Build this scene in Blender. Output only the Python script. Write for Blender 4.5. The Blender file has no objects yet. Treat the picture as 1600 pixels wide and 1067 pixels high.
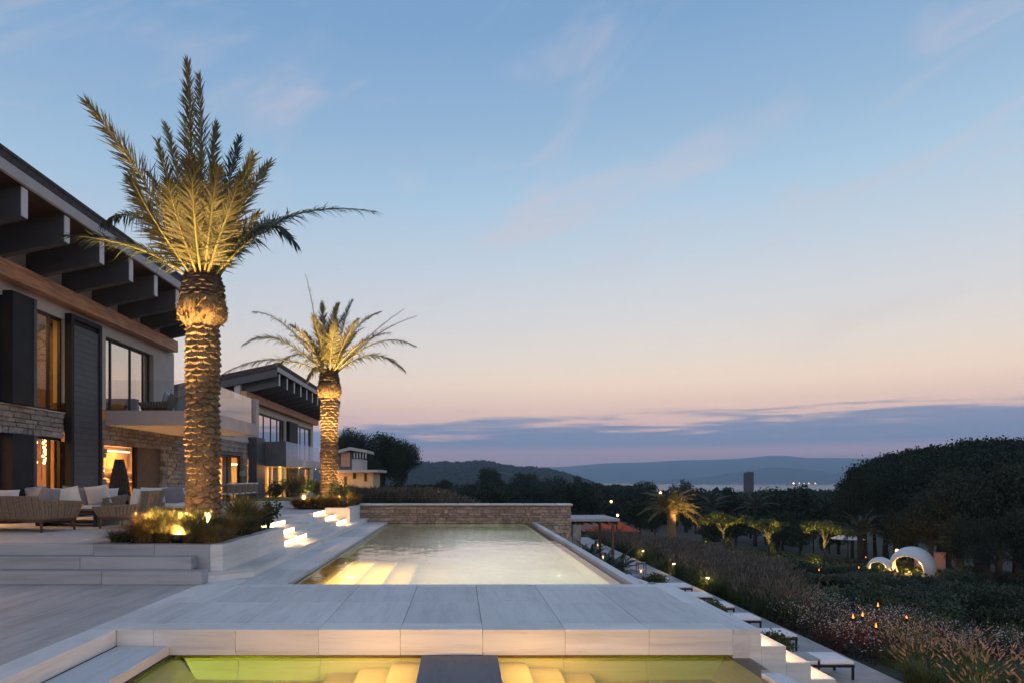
import bpy, bmesh, math, random
import numpy as np
from mathutils import Vector, Matrix

R = math.radians
SC = bpy.context.scene
COL = SC.collection
random.seed(7)
RNG = np.random.default_rng(7)

# ------------------------------------------------------------------ camera
# deck level z = 0, camera 1.6 m above it looking along +Y with a shifted lens
cam_d = bpy.data.cameras.new("camera")
cam = bpy.data.objects.new("camera", cam_d)
COL.objects.link(cam)
cam.location = (0, 0, 1.6)
cam.rotation_euler = (R(90), 0, 0)
cam_d.lens = 24.0
cam_d.sensor_width = 36.0
cam_d.shift_x = 0.05125
cam_d.shift_y = 0.1328
cam_d.clip_start = 0.05
cam_d.clip_end = 40000
SC.camera = cam

# ------------------------------------------------------------------ world (dusk sky)
SUN_EL, SUN_AZ = R(-1.5), R(200)
world = bpy.data.worlds.new("World")
SC.world = world
world.use_nodes = True
wn = world.node_tree
for n in list(wn.nodes):
    wn.nodes.remove(n)


def srgb(r, g, b):
    def f(c):
        c /= 255.0
        return c / 12.92 if c <= 0.04045 else ((c + 0.055) / 1.055) ** 2.4
    return (f(r), f(g), f(b), 1.0)


class NT:
    """tiny helper round a node tree"""
    def __init__(self, tree):
        self.t = tree

    def n(self, typ, **kw):
        nd = self.t.nodes.new(typ)
        for k, v in kw.items():
            if k.startswith("i_"):
                key = k[2:]
                key = int(key) if key.isdigit() else key.replace("_", " ")
                nd.inputs[key].default_value = v
            else:
                setattr(nd, k, v)
        return nd

    def l(self, a, b):
        self.t.links.new(a, b)

    def math(self, op, a, b=None, c=None, clamp=False):
        nd = self.t.nodes.new("ShaderNodeMath")
        nd.operation = op
        nd.use_clamp = clamp
        for i, s in enumerate((a, b, c)):
            if s is None:
                continue
            if isinstance(s, (int, float)):
                nd.inputs[i].default_value = s
            else:
                self.l(s, nd.inputs[i])
        return nd.outputs[0]

    def ramp(self, fac, stops, interp="LINEAR"):
        nd = self.t.nodes.new("ShaderNodeValToRGB")
        cr = nd.color_ramp
        cr.interpolation = interp
        while len(cr.elements) < len(stops):
            cr.elements.new(0.5)
        for e, (p, c) in zip(cr.elements, stops):
            e.position = p
            e.color = c if len(c) == 4 else (*c, 1)
        self.l(fac, nd.inputs[0])
        return nd.outputs[0]

    def mix(self, fac, a, b, blend="MIX"):
        nd = self.t.nodes.new("ShaderNodeMix")
        nd.data_type = "RGBA"
        nd.blend_type = blend
        for i, s in ((0, fac), (6, a), (7, b)):
            if isinstance(s, (int, float)):
                nd.inputs[i].default_value = s
            elif isinstance(s, tuple):
                nd.inputs[i].default_value = s if len(s) == 4 else (*s, 1)
            else:
                self.l(s, nd.inputs[i])
        return nd.outputs[2]

    def smooth(self, v, lo, hi):
        nd = self.t.nodes.new("ShaderNodeMapRange")
        nd.interpolation_type = "SMOOTHSTEP"
        self.l(v, nd.inputs[0])
        nd.inputs[1].default_value = lo
        nd.inputs[2].default_value = hi
        return nd.outputs[0]


W_ = NT(wn)
tc = W_.n("ShaderNodeTexCoord")
sep = W_.n("ShaderNodeSeparateXYZ")
W_.l(tc.outputs["Generated"], sep.inputs[0])
zz = sep.outputs[2]
az = W_.math("ARCTAN2", sep.outputs[0], sep.outputs[1])
# clear-sky colours by height (sine of elevation, halved so the ramp covers -1..1)
h01 = W_.math("MULTIPLY_ADD", zz, 0.5, 0.5)
def P(s): return 0.5 + s * 0.5
base = W_.ramp(h01, [
    (0.0, srgb(40, 45, 60)),
    (P(-0.01), srgb(80, 82, 105)),
    (P(0.003), (0.74, 0.50, 0.62)),
    (P(0.036), (1.0, 0.58, 0.66)),
    (P(0.092), (1.12, 0.76, 0.60)),
    (P(0.131), (1.1619, 0.8839, 0.682)),
    (P(0.166), (1.0041, 0.8706, 0.7355)),
    (P(0.2175), (0.8207, 0.8, 0.7831)),
    (P(0.299), (0.6135, 0.711, 0.8071)),
    (P(0.375), (0.4368, 0.6253, 0.8015)),
    (P(0.443), (0.3293, 0.5068, 0.7147)),
    (P(0.55), (0.2137, 0.385, 0.6316)),
    (1.0, srgb(92, 128, 180)),
])
# bluer towards the left of the view, as the sky really is away from the afterglow
azf = W_.smooth(az, -0.75, 0.35)
base = W_.mix(W_.math("MULTIPLY", W_.math("SUBTRACT", 1.0, azf), 0.22), base, srgb(118, 158, 206))
# cloud bank lying on the horizon
cmb = W_.n("ShaderNodeCombineXYZ")
W_.l(W_.math("MULTIPLY", az, 2.6), cmb.inputs[0])
W_.l(W_.math("MULTIPLY", zz, 46.0), cmb.inputs[1])
nz = W_.n("ShaderNodeTexNoise", i_Scale=2.1, i_Detail=8.0, i_Roughness=0.62, i_Distortion=0.5)
W_.l(cmb.outputs[0], nz.inputs["Vector"])
nzf = nz.outputs[0]
tilt = W_.math("MULTIPLY", az, 0.016)
top = W_.math("ADD", W_.math("MULTIPLY_ADD", nzf, 0.125, 0.018), tilt)
inside = W_.smooth(W_.math("SUBTRACT", top, zz), -0.010, 0.020)
floor_ = W_.smooth(zz, 0.030, 0.050)
cm = W_.math("MULTIPLY", inside, floor_)
cloudcol = W_.ramp(W_.math("MULTIPLY", zz, 8.0), [(0.2, srgb(146, 168, 204)), (0.5, srgb(120, 152, 192)), (0.8, srgb(146, 160, 192))])
base = W_.mix(W_.math("MULTIPLY", cm, 0.88), base, cloudcol)
# thin high streaks
cmb2 = W_.n("ShaderNodeCombineXYZ")
W_.l(W_.math("MULTIPLY_ADD", zz, 1.2, W_.math("MULTIPLY", az, 1.0)), cmb2.inputs[0])
W_.l(W_.math("MULTIPLY_ADD", az, -1.6, W_.math("MULTIPLY", zz, 4.5)), cmb2.inputs[1])
nz2 = W_.n("ShaderNodeTexNoise", i_Scale=2.3, i_Detail=6.0, i_Roughness=0.55, i_Distortion=0.8)
W_.l(cmb2.outputs[0], nz2.inputs["Vector"])
cir = W_.math("MULTIPLY", W_.smooth(nz2.outputs[0], 0.50, 0.76), W_.smooth(zz, 0.12, 0.3))
base = W_.mix(W_.math("MULTIPLY", cir, 0.55), base, srgb(216, 204, 212))
# physical twilight sky laid under it, weakly
sky = W_.n("ShaderNodeTexSky")
sky.sky_type = "NISHITA"
sky.sun_disc = False
sky.sun_elevation = SUN_EL
sky.sun_rotation = SUN_AZ
skys = W_.mix(1.0, sky.outputs[0], (0.05, 0.05, 0.05), "MULTIPLY")
tot = W_.mix(1.0, base, skys, "ADD")
bg = W_.n("ShaderNodeBackground", i_Strength=1.0)
W_.l(tot, bg.inputs[0])
wo = W_.n("ShaderNodeOutputWorld")
W_.l(bg.outputs[0], wo.inputs[0])

# ------------------------------------------------------------------ afterglow (very weak, wide sun below the haze behind the camera)
sun_d = bpy.data.lights.new("sun", "SUN")
sun_d.energy = 0.36
sun_d.angle = R(50)
sun_d.color = (1.0, 0.78, 0.70)
sun = bpy.data.objects.new("sun", sun_d)
COL.objects.link(sun)
sun.rotation_euler = (R(70), 0, R(-22))

SC.view_settings.view_transform = "Standard"
SC.view_settings.look = "None"
SC.view_settings.exposure = 0.0
SC.view_settings.gamma = 1.0
SC.view_settings.use_curve_mapping = False
SC.render.engine = "CYCLES"
cy = SC.cycles
cy.use_denoising = True
cy.caustics_reflective = False
cy.caustics_refractive = False
cy.max_bounces = 9
cy.diffuse_bounces = 3
cy.glossy_bounces = 4
cy.transmission_bounces = 7
cy.transparent_max_bounces = 16
cy.volume_bounces = 0
cy.sample_clamp_indirect = 4.0
cy.sample_clamp_direct = 0.0
cy.use_light_tree = True

# ------------------------------------------------------------------ scene helpers
WM = {}          # world matrix of things / parts by name


def thing(name, label, cat, loc=(0, 0, 0), rz=0.0, group=None, kind=None):
    o = bpy.data.objects.new(name, None)
    o.empty_display_size = 0.2
    COL.objects.link(o)
    o.location = loc
    o.rotation_euler = (0, 0, rz)
    WM[o.name] = Matrix.Translation(loc) @ Matrix.Rotation(rz, 4, "Z")
    tag(o, label, cat, group, kind)
    return o


def tag(o, label=None, cat=None, group=None, kind=None):
    if label: o["label"] = label
    if cat: o["category"] = cat
    if group: o["group"] = group
    if kind: o["kind"] = kind
    return o


def link(name, me, parent=None, world=True):
    o = bpy.data.objects.new(name, me)
    COL.objects.link(o)
    if parent is not None:
        o.parent = parent
        if world and parent.name in WM:
            o.matrix_parent_inverse = WM[parent.name].inverted()
    return o


def copy_tree(src, parent=None):
    c = src.copy()
    COL.objects.link(c)
    c.parent = parent
    if parent is not None:
        c.matrix_parent_inverse = src.matrix_parent_inverse.copy()
    for ch in src.children:
        copy_tree(ch, c)
    return c


def place(src, loc, rz=0.0, label=None, scale=None, group=None):
    c = copy_tree(src)
    c.location = loc
    c.rotation_euler = (0, 0, rz)
    if scale is not None:
        c.scale = (scale,) * 3 if isinstance(scale, (int, float)) else scale
    if label: c["label"] = label
    if group: c["group"] = group
    return c


class MB:
    def __init__(self):
        self.v = []
        self.f = []

    def add(self, vs, fs):
        b = len(self.v)
        self.v.extend([tuple(p) for p in vs])
        self.f.extend([tuple(i + b for i in q) for q in fs])
        return self

    def box(self, x0, x1, y0, y1, z0, z1):
        vs = [(x, y, z) for x in (x0, x1) for y in (y0, y1) for z in (z0, z1)]
        fs = [(0, 1, 3, 2), (4, 6, 7, 5), (0, 4, 5, 1), (2, 3, 7, 6), (0, 2, 6, 4), (1, 5, 7, 3)]
        return self.add(vs, fs)

    def cbox(self, x0, x1, y0, y1, z0, z1, c=0.01):
        """box with chamfered edges"""
        lo, hi = (x0, y0, z0), (x1, y1, z1)
        c = min(c, (x1 - x0) * .45, (y1 - y0) * .45, (z1 - z0) * .45)
        vs, idx = [], {}
        for s in [(a, b, d) for a in (0, 1) for b in (0, 1) for d in (0, 1)]:
            for ax in range(3):
                p = []
                for k in range(3):
                    e = hi[k] if s[k] else lo[k]
                    if k != ax:
                        e += -c if s[k] else c
                    p.append(e)
                idx[(s, ax)] = len(vs)
                vs.append(tuple(p))
        fs = []
        for ax in range(3):
            o1, o2 = [k for k in range(3) if k != ax]
            for sg in (0, 1):
                q = []
                for (a, b) in ((0, 0), (0, 1), (1, 1), (1, 0)):
                    s = [0, 0, 0]
                    s[ax], s[o1], s[o2] = sg, a, b
                    q.append(idx[(tuple(s), ax)])
                # outward winding
                if (sg == 1) == (ax == 1):
                    q = q[::-1]
                fs.append(tuple(q))
            for a in (0, 1):
                for b in (0, 1):
                    s0, s1 = [0, 0, 0], [0, 0, 0]
                    s0[o1] = s1[o1] = a
                    s0[o2] = s1[o2] = b
                    s1[ax] = 1
                    fs.append((idx[(tuple(s0), o1)], idx[(tuple(s1), o1)], idx[(tuple(s1), o2)], idx[(tuple(s0), o2)]))
        for s in [(a, b, d) for a in (0, 1) for b in (0, 1) for d in (0, 1)]:
            fs.append(tuple(idx[(s, ax)] for ax in range(3)))
        return self.add(vs, fs)

    def prism(self, poly, axis, a0, a1):
        """polygon (in the two other axes, in order) pushed along axis from a0 to a1"""
        def pt(p, a):
            q = list(p)
            q.insert(axis, a)
            return tuple(q)
        n = len(poly)
        vs = [pt(p, a0) for p in poly] + [pt(p, a1) for p in poly]
        fs = [tuple(range(n)), tuple(range(2 * n - 1, n - 1, -1))]
        fs += [(i, i + n, (i + 1) % n + n, (i + 1) % n) for i in range(n)]
        return self.add(vs, fs)

    def tube(self, pts, rad, n=8, caps=True):
        pts = [Vector(p) for p in pts]
        if isinstance(rad, (int, float)):
            rad = [rad] * len(pts)
        rings = []
        side = None
        for i, p in enumerate(pts):
            t = (pts[min(i + 1, len(pts) - 1)] - pts[max(i - 1, 0)]).normalized()
            if side is None:
                side = t.orthogonal().normalized()
            side = (side - t * side.dot(t)).normalized()
            up = t.cross(side)
            rings.append([p + (side * math.cos(2 * math.pi * k / n) + up * math.sin(2 * math.pi * k / n)) * rad[i] for k in range(n)])
        vs = [q for r in rings for q in r]
        fs = []
        for i in range(len(pts) - 1):
            for k in range(n):
                a, b = i * n + k, i * n + (k + 1) % n
                fs.append((a, b, b + n, a + n))
        if caps:
            fs.append(tuple(range(n - 1, -1, -1)))
            m = (len(pts) - 1) * n
            fs.append(tuple(range(m, m + n)))
        return self.add(vs, fs)

    def lathe(self, prof, n=16, c=(0, 0, 0), jag=0.0, rnd=random):
        vs, fs = [], []
        for r, z in prof:
            for k in range(n):
                a = 2 * math.pi * k / n
                rr = r * (1 + (rnd.uniform(-jag, jag) if jag else 0))
                vs.append((c[0] + rr * math.cos(a), c[1] + rr * math.sin(a), c[2] + z))
        for i in range(len(prof) - 1):
            for k in range(n):
                a, b = i * n + k, i * n + (k + 1) % n
                fs.append((a, b, b + n, a + n))
        fs.append(tuple(range(n - 1, -1, -1)))
        m = (len(prof) - 1) * n
        fs.append(tuple(range(m, m + n)))
        return self.add(vs, fs)

    def xf(self, M):
        self.v = [tuple(M @ Vector(p)) for p in self.v]
        return self

    def mesh(self, name, m, smooth=False, fix=True):
        me = bpy.data.meshes.new(name)
        me.from_pydata(self.v, [], self.f)
        if fix:
            bm = bmesh.new()
            bm.from_mesh(me)
            bmesh.ops.recalc_face_normals(bm, faces=bm.faces)
            bm.to_mesh(me)
            bm.free()
        if smooth:
            me.polygons.foreach_set("use_smooth", [True] * len(me.polygons))
        if m is not None:
            me.materials.append(m)
        return me

    def build(self, name, m, parent=None, smooth=False, world=True, fix=True):
        return link(name, self.mesh(name, m, smooth, fix), parent, world)


def fast_mesh(name, V, F, m, smooth=False):
    """numpy verts (N,3) and faces (M,k) to a mesh"""
    V = np.asarray(V, dtype=np.float32)
    F = np.asarray(F, dtype=np.int32)
    me = bpy.data.meshes.new(name)
    me.vertices.add(len(V))
    me.vertices.foreach_set("co", V.ravel())
    k = F.shape[1]
    me.loops.add(F.size)
    me.loops.foreach_set("vertex_index", F.ravel())
    me.polygons.add(len(F))
    me.polygons.foreach_set("loop_start", np.arange(0, F.size, k, dtype=np.int32))
    if smooth:
        me.polygons.foreach_set("use_smooth", np.ones(len(F), dtype=bool))
    me.update(calc_edges=True)
    if m is not None:
        me.materials.append(m)
    return me


def lamp(name, typ, loc, watt, color, parent=None, size=0.03, target=None, cone=None, blend=0.6, sizey=None):
    d = bpy.data.lights.new(name, typ)
    d.energy = watt
    d.color = color
    if typ == "AREA":
        d.shape = "RECTANGLE"
        d.size = size
        d.size_y = sizey or size
    else:
        d.shadow_soft_size = 0.0 if typ == "POINT" else size
    if typ == "SPOT":
        d.spot_size = cone or R(70)
        d.spot_blend = blend
    o = bpy.data.objects.new(name, d)
    COL.objects.link(o)
    o.location = loc
    if target is not None:
        o.rotation_euler = (Vector(target) - Vector(loc)).to_track_quat("-Z", "Y").to_euler()
    if parent is not None:
        o.parent = parent
        if parent.name in WM:
            o.matrix_parent_inverse = WM[parent.name].inverted()
    return o


# ------------------------------------------------------------------ materials
MAT = {}


def pm(name, col, rough=0.6, metal=0.0, var=0.12, scale=6.0, bump=0.0, bscale=None, rnd=0.0, stretch=(1, 1, 1),
       spec=0.5, coord="pos", island=False, col2=None, sheen=0.0, trans=0.0):
    m = bpy.data.materials.new(name)
    m.use_nodes = True
    t = NT(m.node_tree)
    b = m.node_tree.nodes["Principled BSDF"]
    geo = t.n("ShaderNodeNewGeometry")
    if coord == "pos":
        src = geo.outputs["Position"]
    else:
        src = t.n("ShaderNodeTexCoord").outputs["Object"]
    oi = t.n("ShaderNodeObjectInfo")
    mp = t.n("ShaderNodeMapping")
    mp.inputs["Scale"].default_value = stretch
    t.l(src, mp.inputs[0])
    off = t.math("MULTIPLY", oi.outputs["Random"], 37.0 if rnd else 0.0)
    cx = t.n("ShaderNodeCombineXYZ")
    t.l(off, cx.inputs[0])
    t.l(off, cx.inputs[2])
    t.l(cx.outputs[0], mp.inputs["Location"])
    nz = t.n("ShaderNodeTexNoise", i_Scale=scale, i_Detail=6.0, i_Roughness=0.6)
    t.l(mp.outputs[0], nz.inputs["Vector"])
    c = (*col, 1)
    lo = tuple(max(0, x * (1 - var)) for x in col)
    hi = tuple(min(1, x * (1 + var)) for x in (col2 or col))
    f = t.smooth(nz.outputs[0], 0.3, 0.7)
    out = t.mix(f, lo, hi)
    if rnd or island:
        s = geo.outputs["Random Per Island"] if island else oi.outputs["Random"]
        g = t.math("MULTIPLY_ADD", s, 2 * (rnd or 0.3), 1 - (rnd or 0.3))
        hv = t.n("ShaderNodeHueSaturation")
        t.l(g, hv.inputs["Value"])
        t.l(out, hv.inputs["Color"])
        out = hv.outputs[0]
    t.l(out, b.inputs["Base Color"])
    b.inputs["Roughness"].default_value = rough
    b.inputs["Metallic"].default_value = metal
    b.inputs["Specular IOR Level"].default_value = spec
    if sheen:
        b.inputs["Sheen Weight"].default_value = sheen
    if bump:
        bn = t.n("ShaderNodeBump", i_Strength=min(1.0, bump), i_Distance=0.02)
        nb = t.n("ShaderNodeTexNoise", i_Scale=bscale or scale * 5, i_Detail=5.0, i_Roughness=0.65)
        t.l(mp.outputs[0], nb.inputs["Vector"])
        t.l(nb.outputs[0], bn.inputs["Height"])
        t.l(bn.outputs[0], b.inputs["Normal"])
    if trans:
        tr = t.n("ShaderNodeBsdfTranslucent")
        t.l(out, tr.inputs[0])
        mx = t.n("ShaderNodeMixShader", i_0=trans)
        t.l(b.outputs[0], mx.inputs[1])
        t.l(tr.outputs[0], mx.inputs[2])
        t.l(mx.outputs[0], m.node_tree.nodes["Material Output"].inputs[0])
    MAT[name] = m
    return m


def travertine(name, col, dark, rough=0.6, stretch=(9, 0.8, 14), rnd=0.06):
    """vein-cut travertine: long soft bands, fine pores, worn polish"""
    m = bpy.data.materials.new(name)
    m.use_nodes = True
    t = NT(m.node_tree)
    b = m.node_tree.nodes["Principled BSDF"]
    geo = t.n("ShaderNodeNewGeometry")
    oi = t.n("ShaderNodeObjectInfo")
    off = t.math("MULTIPLY", oi.outputs["Random"], 23.0)
    cx = t.n("ShaderNodeCombineXYZ")
    for k in range(3):
        t.l(off, cx.inputs[k])
    mp = t.n("ShaderNodeMapping")
    mp.inputs["Scale"].default_value = stretch
    t.l(geo.outputs["Position"], mp.inputs[0])
    t.l(cx.outputs[0], mp.inputs["Location"])
    n1 = t.n("ShaderNodeTexNoise", i_Scale=0.55, i_Detail=8.0, i_Roughness=0.62, i_Distortion=0.6)
    t.l(mp.outputs[0], n1.inputs["Vector"])
    n2 = t.n("ShaderNodeTexNoise", i_Scale=2.6, i_Detail=5.0, i_Roughness=0.7, i_Distortion=0.3)
    t.l(mp.outputs[0], n2.inputs["Vector"])
    v = t.math("MULTIPLY_ADD", n2.outputs[0], 0.45, t.math("MULTIPLY", n1.outputs[0], 0.75))
    c = t.ramp(v, [(0.36, dark), (0.50, tuple((a + d) / 2 for a, d in zip(col, dark))), (0.62, col), (0.8, tuple(min(1, a * 1.08) for a in col))])
    n3 = t.n("ShaderNodeTexNoise", i_Scale=0.7, i_Detail=3.0)
    t.l(geo.outputs["Position"], n3.inputs["Vector"])
    stain = t.math("MULTIPLY_ADD", n3.outputs[0], 0.32, 0.84)
    g = t.math("MULTIPLY", stain, t.math("MULTIPLY_ADD", oi.outputs["Random"], 2 * rnd, 1 - rnd))
    hv = t.n("ShaderNodeHueSaturation")
    t.l(g, hv.inputs["Value"])
    t.l(c, hv.inputs["Color"])
    # pores
    mp2 = t.n("ShaderNodeMapping")
    mp2.inputs["Scale"].default_value = tuple(s * 1.0 for s in (30, 9, 34))
    t.l(geo.outputs["Position"], mp2.inputs[0])
    n4 = t.n("ShaderNodeTexNoise", i_Scale=1.0, i_Detail=3.0, i_Roughness=0.7)
    t.l(mp2.outputs[0], n4.inputs["Vector"])
    pore = t.smooth(n4.outputs[0], 0.70, 0.76)
    out = t.mix(t.math("MULTIPLY", pore, 0.55), hv.outputs[0], tuple(d * 0.45 for d in dark))
    t.l(out, b.inputs["Base Color"])
    rr = t.math("MULTIPLY_ADD", n1.outputs[0], 0.3, rough - 0.12)
    t.l(rr, b.inputs["Roughness"])
    b.inputs["Specular IOR Level"].default_value = 0.4
    bn = t.n("ShaderNodeBump", i_Strength=0.25, i_Distance=0.01)
    t.l(t.math("SUBTRACT", v, pore), bn.inputs["Height"])
    t.l(bn.outputs[0], b.inputs["Normal"])
    MAT[name] = m
    return m


def emis(name, col, strength):
    m = bpy.data.materials.new(name)
    m.use_nodes = True
    b = m.node_tree.nodes["Principled BSDF"]
    b.inputs["Base Color"].default_value = (0.02, 0.02, 0.02, 1)
    b.inputs["Emission Color"].default_value = (*col, 1)
    b.inputs["Emission Strength"].default_value = strength
    MAT[name] = m
    return m


def pane(name, refl, tint=(1, 1, 1), ior=1.6, rough=0.0):
    """thin coated sheet of glass: see-through plus mirror"""
    m = bpy.data.materials.new(name)
    m.use_nodes = True
    t = NT(m.node_tree)
    m.node_tree.nodes.remove(m.node_tree.nodes["Principled BSDF"])
    tr = t.n("ShaderNodeBsdfTransparent")
    tr.inputs[0].default_value = (*tint, 1)
    gl = t.n("ShaderNodeBsdfGlossy", i_Roughness=rough)
    fr = t.n("ShaderNodeFresnel", i_IOR=ior)
    f = t.math("ADD", fr.outputs[0], refl, clamp=True)
    mx = t.n("ShaderNodeMixShader")
    t.l(f, mx.inputs[0])
    t.l(tr.outputs[0], mx.inputs[1])
    t.l(gl.outputs[0], mx.inputs[2])
    t.l(mx.outputs[0], m.node_tree.nodes["Material Output"].inputs[0])
    MAT[name] = m
    return m


def water_mat(name, rough, bump, bscale, tint=(1, 1, 1)):
    m = bpy.data.materials.new(name)
    m.use_nodes = True
    t = NT(m.node_tree)
    b = m.node_tree.nodes["Principled BSDF"]
    b.inputs["Base Color"].default_value = (*tint, 1)
    b.inputs["Roughness"].default_value = rough
    b.inputs["IOR"].default_value = 1.333
    b.inputs["Transmission Weight"].default_value = 1.0
    geo = t.n("ShaderNodeNewGeometry")
    mp = t.n("ShaderNodeMapping")
    mp.inputs["Scale"].default_value = (1, 0.55, 1)
    t.l(geo.outputs["Position"], mp.inputs[0])
    nz = t.n("ShaderNodeTexNoise", i_Scale=bscale, i_Detail=4.0, i_Roughness=0.55)
    t.l(mp.outputs[0], nz.inputs["Vector"])
    bn = t.n("ShaderNodeBump", i_Strength=bump, i_Distance=0.05)
    t.l(nz.outputs[0], bn.inputs["Height"])
    t.l(bn.outputs[0], b.inputs["Normal"])
    MAT[name] = m
    return m


WARM = (1.0, 0.62, 0.24)
AMBER = (1.0, 0.5, 0.13)

travertine("deck_stone", (0.69, 0.645, 0.605), (0.52, 0.485, 0.455), rnd=0.13)
travertine("terrace_stone", (0.56, 0.515, 0.48), (0.42, 0.385, 0.36), rnd=0.08)
travertine("plank_stone", (0.47, 0.42, 0.385), (0.29, 0.258, 0.24), stretch=(11, 0.6, 11), rnd=0.09)
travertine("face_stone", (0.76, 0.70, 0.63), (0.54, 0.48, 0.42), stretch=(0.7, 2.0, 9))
travertine("step_stone", (0.38, 0.37, 0.37), (0.25, 0.243, 0.243), stretch=(0.7, 2.0, 9))  # darker copy; shade of the camera-facing steps put into the colour
travertine("side_stone", (0.74, 0.685, 0.63), (0.52, 0.475, 0.43), stretch=(2.0, 0.6, 9))
travertine("dark_slab_stone", (0.15, 0.15, 0.165), (0.10, 0.10, 0.112), stretch=(8, 1.2, 8))
travertine("pool_stone", (0.56, 0.53, 0.44), (0.42, 0.39, 0.31), stretch=(1, 1, 8))
travertine("pool_white_stone", (0.62, 0.62, 0.58), (0.50, 0.49, 0.45), stretch=(1, 1, 8))
pm("joint", (0.12, 0.11, 0.10), 0.9)
pm("mortar", (0.20, 0.17, 0.145), 0.95, var=0.3, scale=14, bump=0.5)
pm("wall_block", (0.37, 0.28, 0.21), 0.9, var=0.28, scale=7, bump=0.7, bscale=40, rnd=0.24)
pm("house_block", (0.30, 0.26, 0.225), 0.9, var=0.25, scale=7, bump=0.7, bscale=40, rnd=0.26)
pm("plaster", (0.52, 0.46, 0.41), 0.85, var=0.06, scale=2, bump=0.15, bscale=60)
pm("balcony_plaster", (0.56, 0.475, 0.445), 0.8, var=0.05, scale=2, bump=0.1, bscale=60)
pm("dark_metal", (0.022, 0.022, 0.026), 0.6, spec=0.2, var=0.15, scale=3)
pm("slat_metal", (0.075, 0.076, 0.086), 0.55, var=0.12, scale=4, rnd=0.05)
pm("panel_metal", (0.15, 0.14, 0.145), 0.6, var=0.08, scale=2, spec=0.3)
pm("black_metal", (0.012, 0.012, 0.013), 0.4, metal=0.2)
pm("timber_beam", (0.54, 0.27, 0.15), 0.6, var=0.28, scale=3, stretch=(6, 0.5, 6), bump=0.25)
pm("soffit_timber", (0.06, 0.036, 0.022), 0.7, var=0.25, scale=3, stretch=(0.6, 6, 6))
pm("rafter_paint", (0.085, 0.085, 0.092), 0.65, var=0.1, scale=3)
pm("rafter_end", (0.62, 0.6, 0.62), 0.6, var=0.06)
pm("fascia", (0.42, 0.39, 0.385), 0.6, var=0.08, scale=2)
pm("roof_tile", (0.055, 0.045, 0.05), 0.8, var=0.4, scale=9, bump=0.8)
pm("room_wall", (0.50, 0.36, 0.22), 0.8, var=0.1, scale=2)
pm("room_wood", (0.34, 0.19, 0.085), 0.55, var=0.22, scale=2, stretch=(6, 6, 0.5))
pm("room_dark", (0.10, 0.055, 0.028), 0.6, var=0.2)
pm("curtain", (0.42, 0.27, 0.14), 0.9, var=0.1, scale=3, stretch=(1, 8, 0.4))
pm("rope", (0.235, 0.175, 0.125), 0.85, var=0.25, scale=30, bump=0.6, bscale=120)
pm("teak", (0.10, 0.045, 0.022), 0.5, var=0.25, scale=6)
pm("cushion_white", (0.62, 0.62, 0.66), 0.95, var=0.05, scale=4, bump=0.2, bscale=90, sheen=0.2)
pm("cushion_cream", (0.66, 0.58, 0.48), 0.95, var=0.05, scale=4, bump=0.2, bscale=90, sheen=0.2)
pm("cushion_grey", (0.21, 0.215, 0.25), 0.95, var=0.08, scale=4, bump=0.2, bscale=90, sheen=0.2)
pm("lounger_pad", (0.80, 0.72, 0.71), 0.95, var=0.05, scale=4, bump=0.15, bscale=90, sheen=0.2)
pm("coffee_black", (0.018, 0.017, 0.02), 0.45)
pm("wicker", (0.05, 0.035, 0.028), 0.7, var=0.3, scale=40, bump=0.8)
pm("soil", (0.05, 0.036, 0.026), 0.95, var=0.35, scale=9, bump=0.8)
pm("lawn_green", (0.05, 0.085, 0.02), 0.9, var=0.3, scale=12, bump=0.7, bscale=80)
pm("garden_earth", (0.022, 0.026, 0.014), 0.95, var=0.5, scale=0.6, bump=0.6, bscale=4)
pm("path_stone", (0.34, 0.315, 0.30), 0.6, var=0.12, scale=3, rnd=0.05)
pm("trunk_bark", (0.06, 0.04, 0.024), 0.95, var=0.35, scale=9, bump=0.9, bscale=40)
pm("leaf_scar", (0.215, 0.13, 0.062), 0.9, var=0.4, scale=14, bump=0.9, bscale=55, rnd=0.25)
pm("fibre", (0.25, 0.145, 0.058), 0.9, var=0.55, scale=24, bump=0.9, bscale=60, stretch=(1, 1, 0.25))
pm("head_scale", (0.085, 0.055, 0.036), 0.9, var=0.35, scale=20, bump=0.8, bscale=60, rnd=0.3)
pm("palm_leaf_lit", (0.155, 0.125, 0.036), 0.55, var=0.2, scale=3, island=True, rnd=0.38, trans=0.22)
pm("palm_leaf_unlit", (0.036, 0.052, 0.034), 0.55, var=0.2, scale=3, island=True, rnd=0.35, trans=0.15)  # lit and unlit copies of one leaf; the light is in the colour
pm("rachis", (0.27, 0.22, 0.06), 0.6, var=0.15, scale=5)
pm("tree_leaf", (0.020, 0.033, 0.016), 0.75, var=0.25, scale=0.8, island=True, rnd=0.5, spec=0.2)
pm("pine_leaf", (0.013, 0.024, 0.013), 0.75, var=0.3, scale=0.5, island=True, rnd=0.5, spec=0.2)
pm("olive_leaf", (0.026, 0.034, 0.020), 0.75, var=0.25, scale=0.8, island=True, rnd=0.5, spec=0.2)
pm("plane_leaf", (0.075, 0.085, 0.02), 0.7, var=0.25, scale=2, island=True, rnd=0.45, trans=0.2)
pm("bush_leaf", (0.024, 0.042, 0.014), 0.65, var=0.25, scale=2, island=True, rnd=0.5)
pm("tree_bark", (0.034, 0.027, 0.02), 0.95, var=0.3, scale=5, bump=0.8)
pm("stipa_blade", (0.23, 0.20, 0.06), 0.7, var=0.3, scale=6, island=True, rnd=0.5, trans=0.3)
pm("stipa_gold", (0.36, 0.22, 0.07), 0.7, var=0.3, scale=6, island=True, rnd=0.4, trans=0.3)
pm("grass_blade", (0.042, 0.062, 0.02), 0.7, var=0.3, scale=1, island=True, rnd=0.5, spec=0.25)
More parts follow.
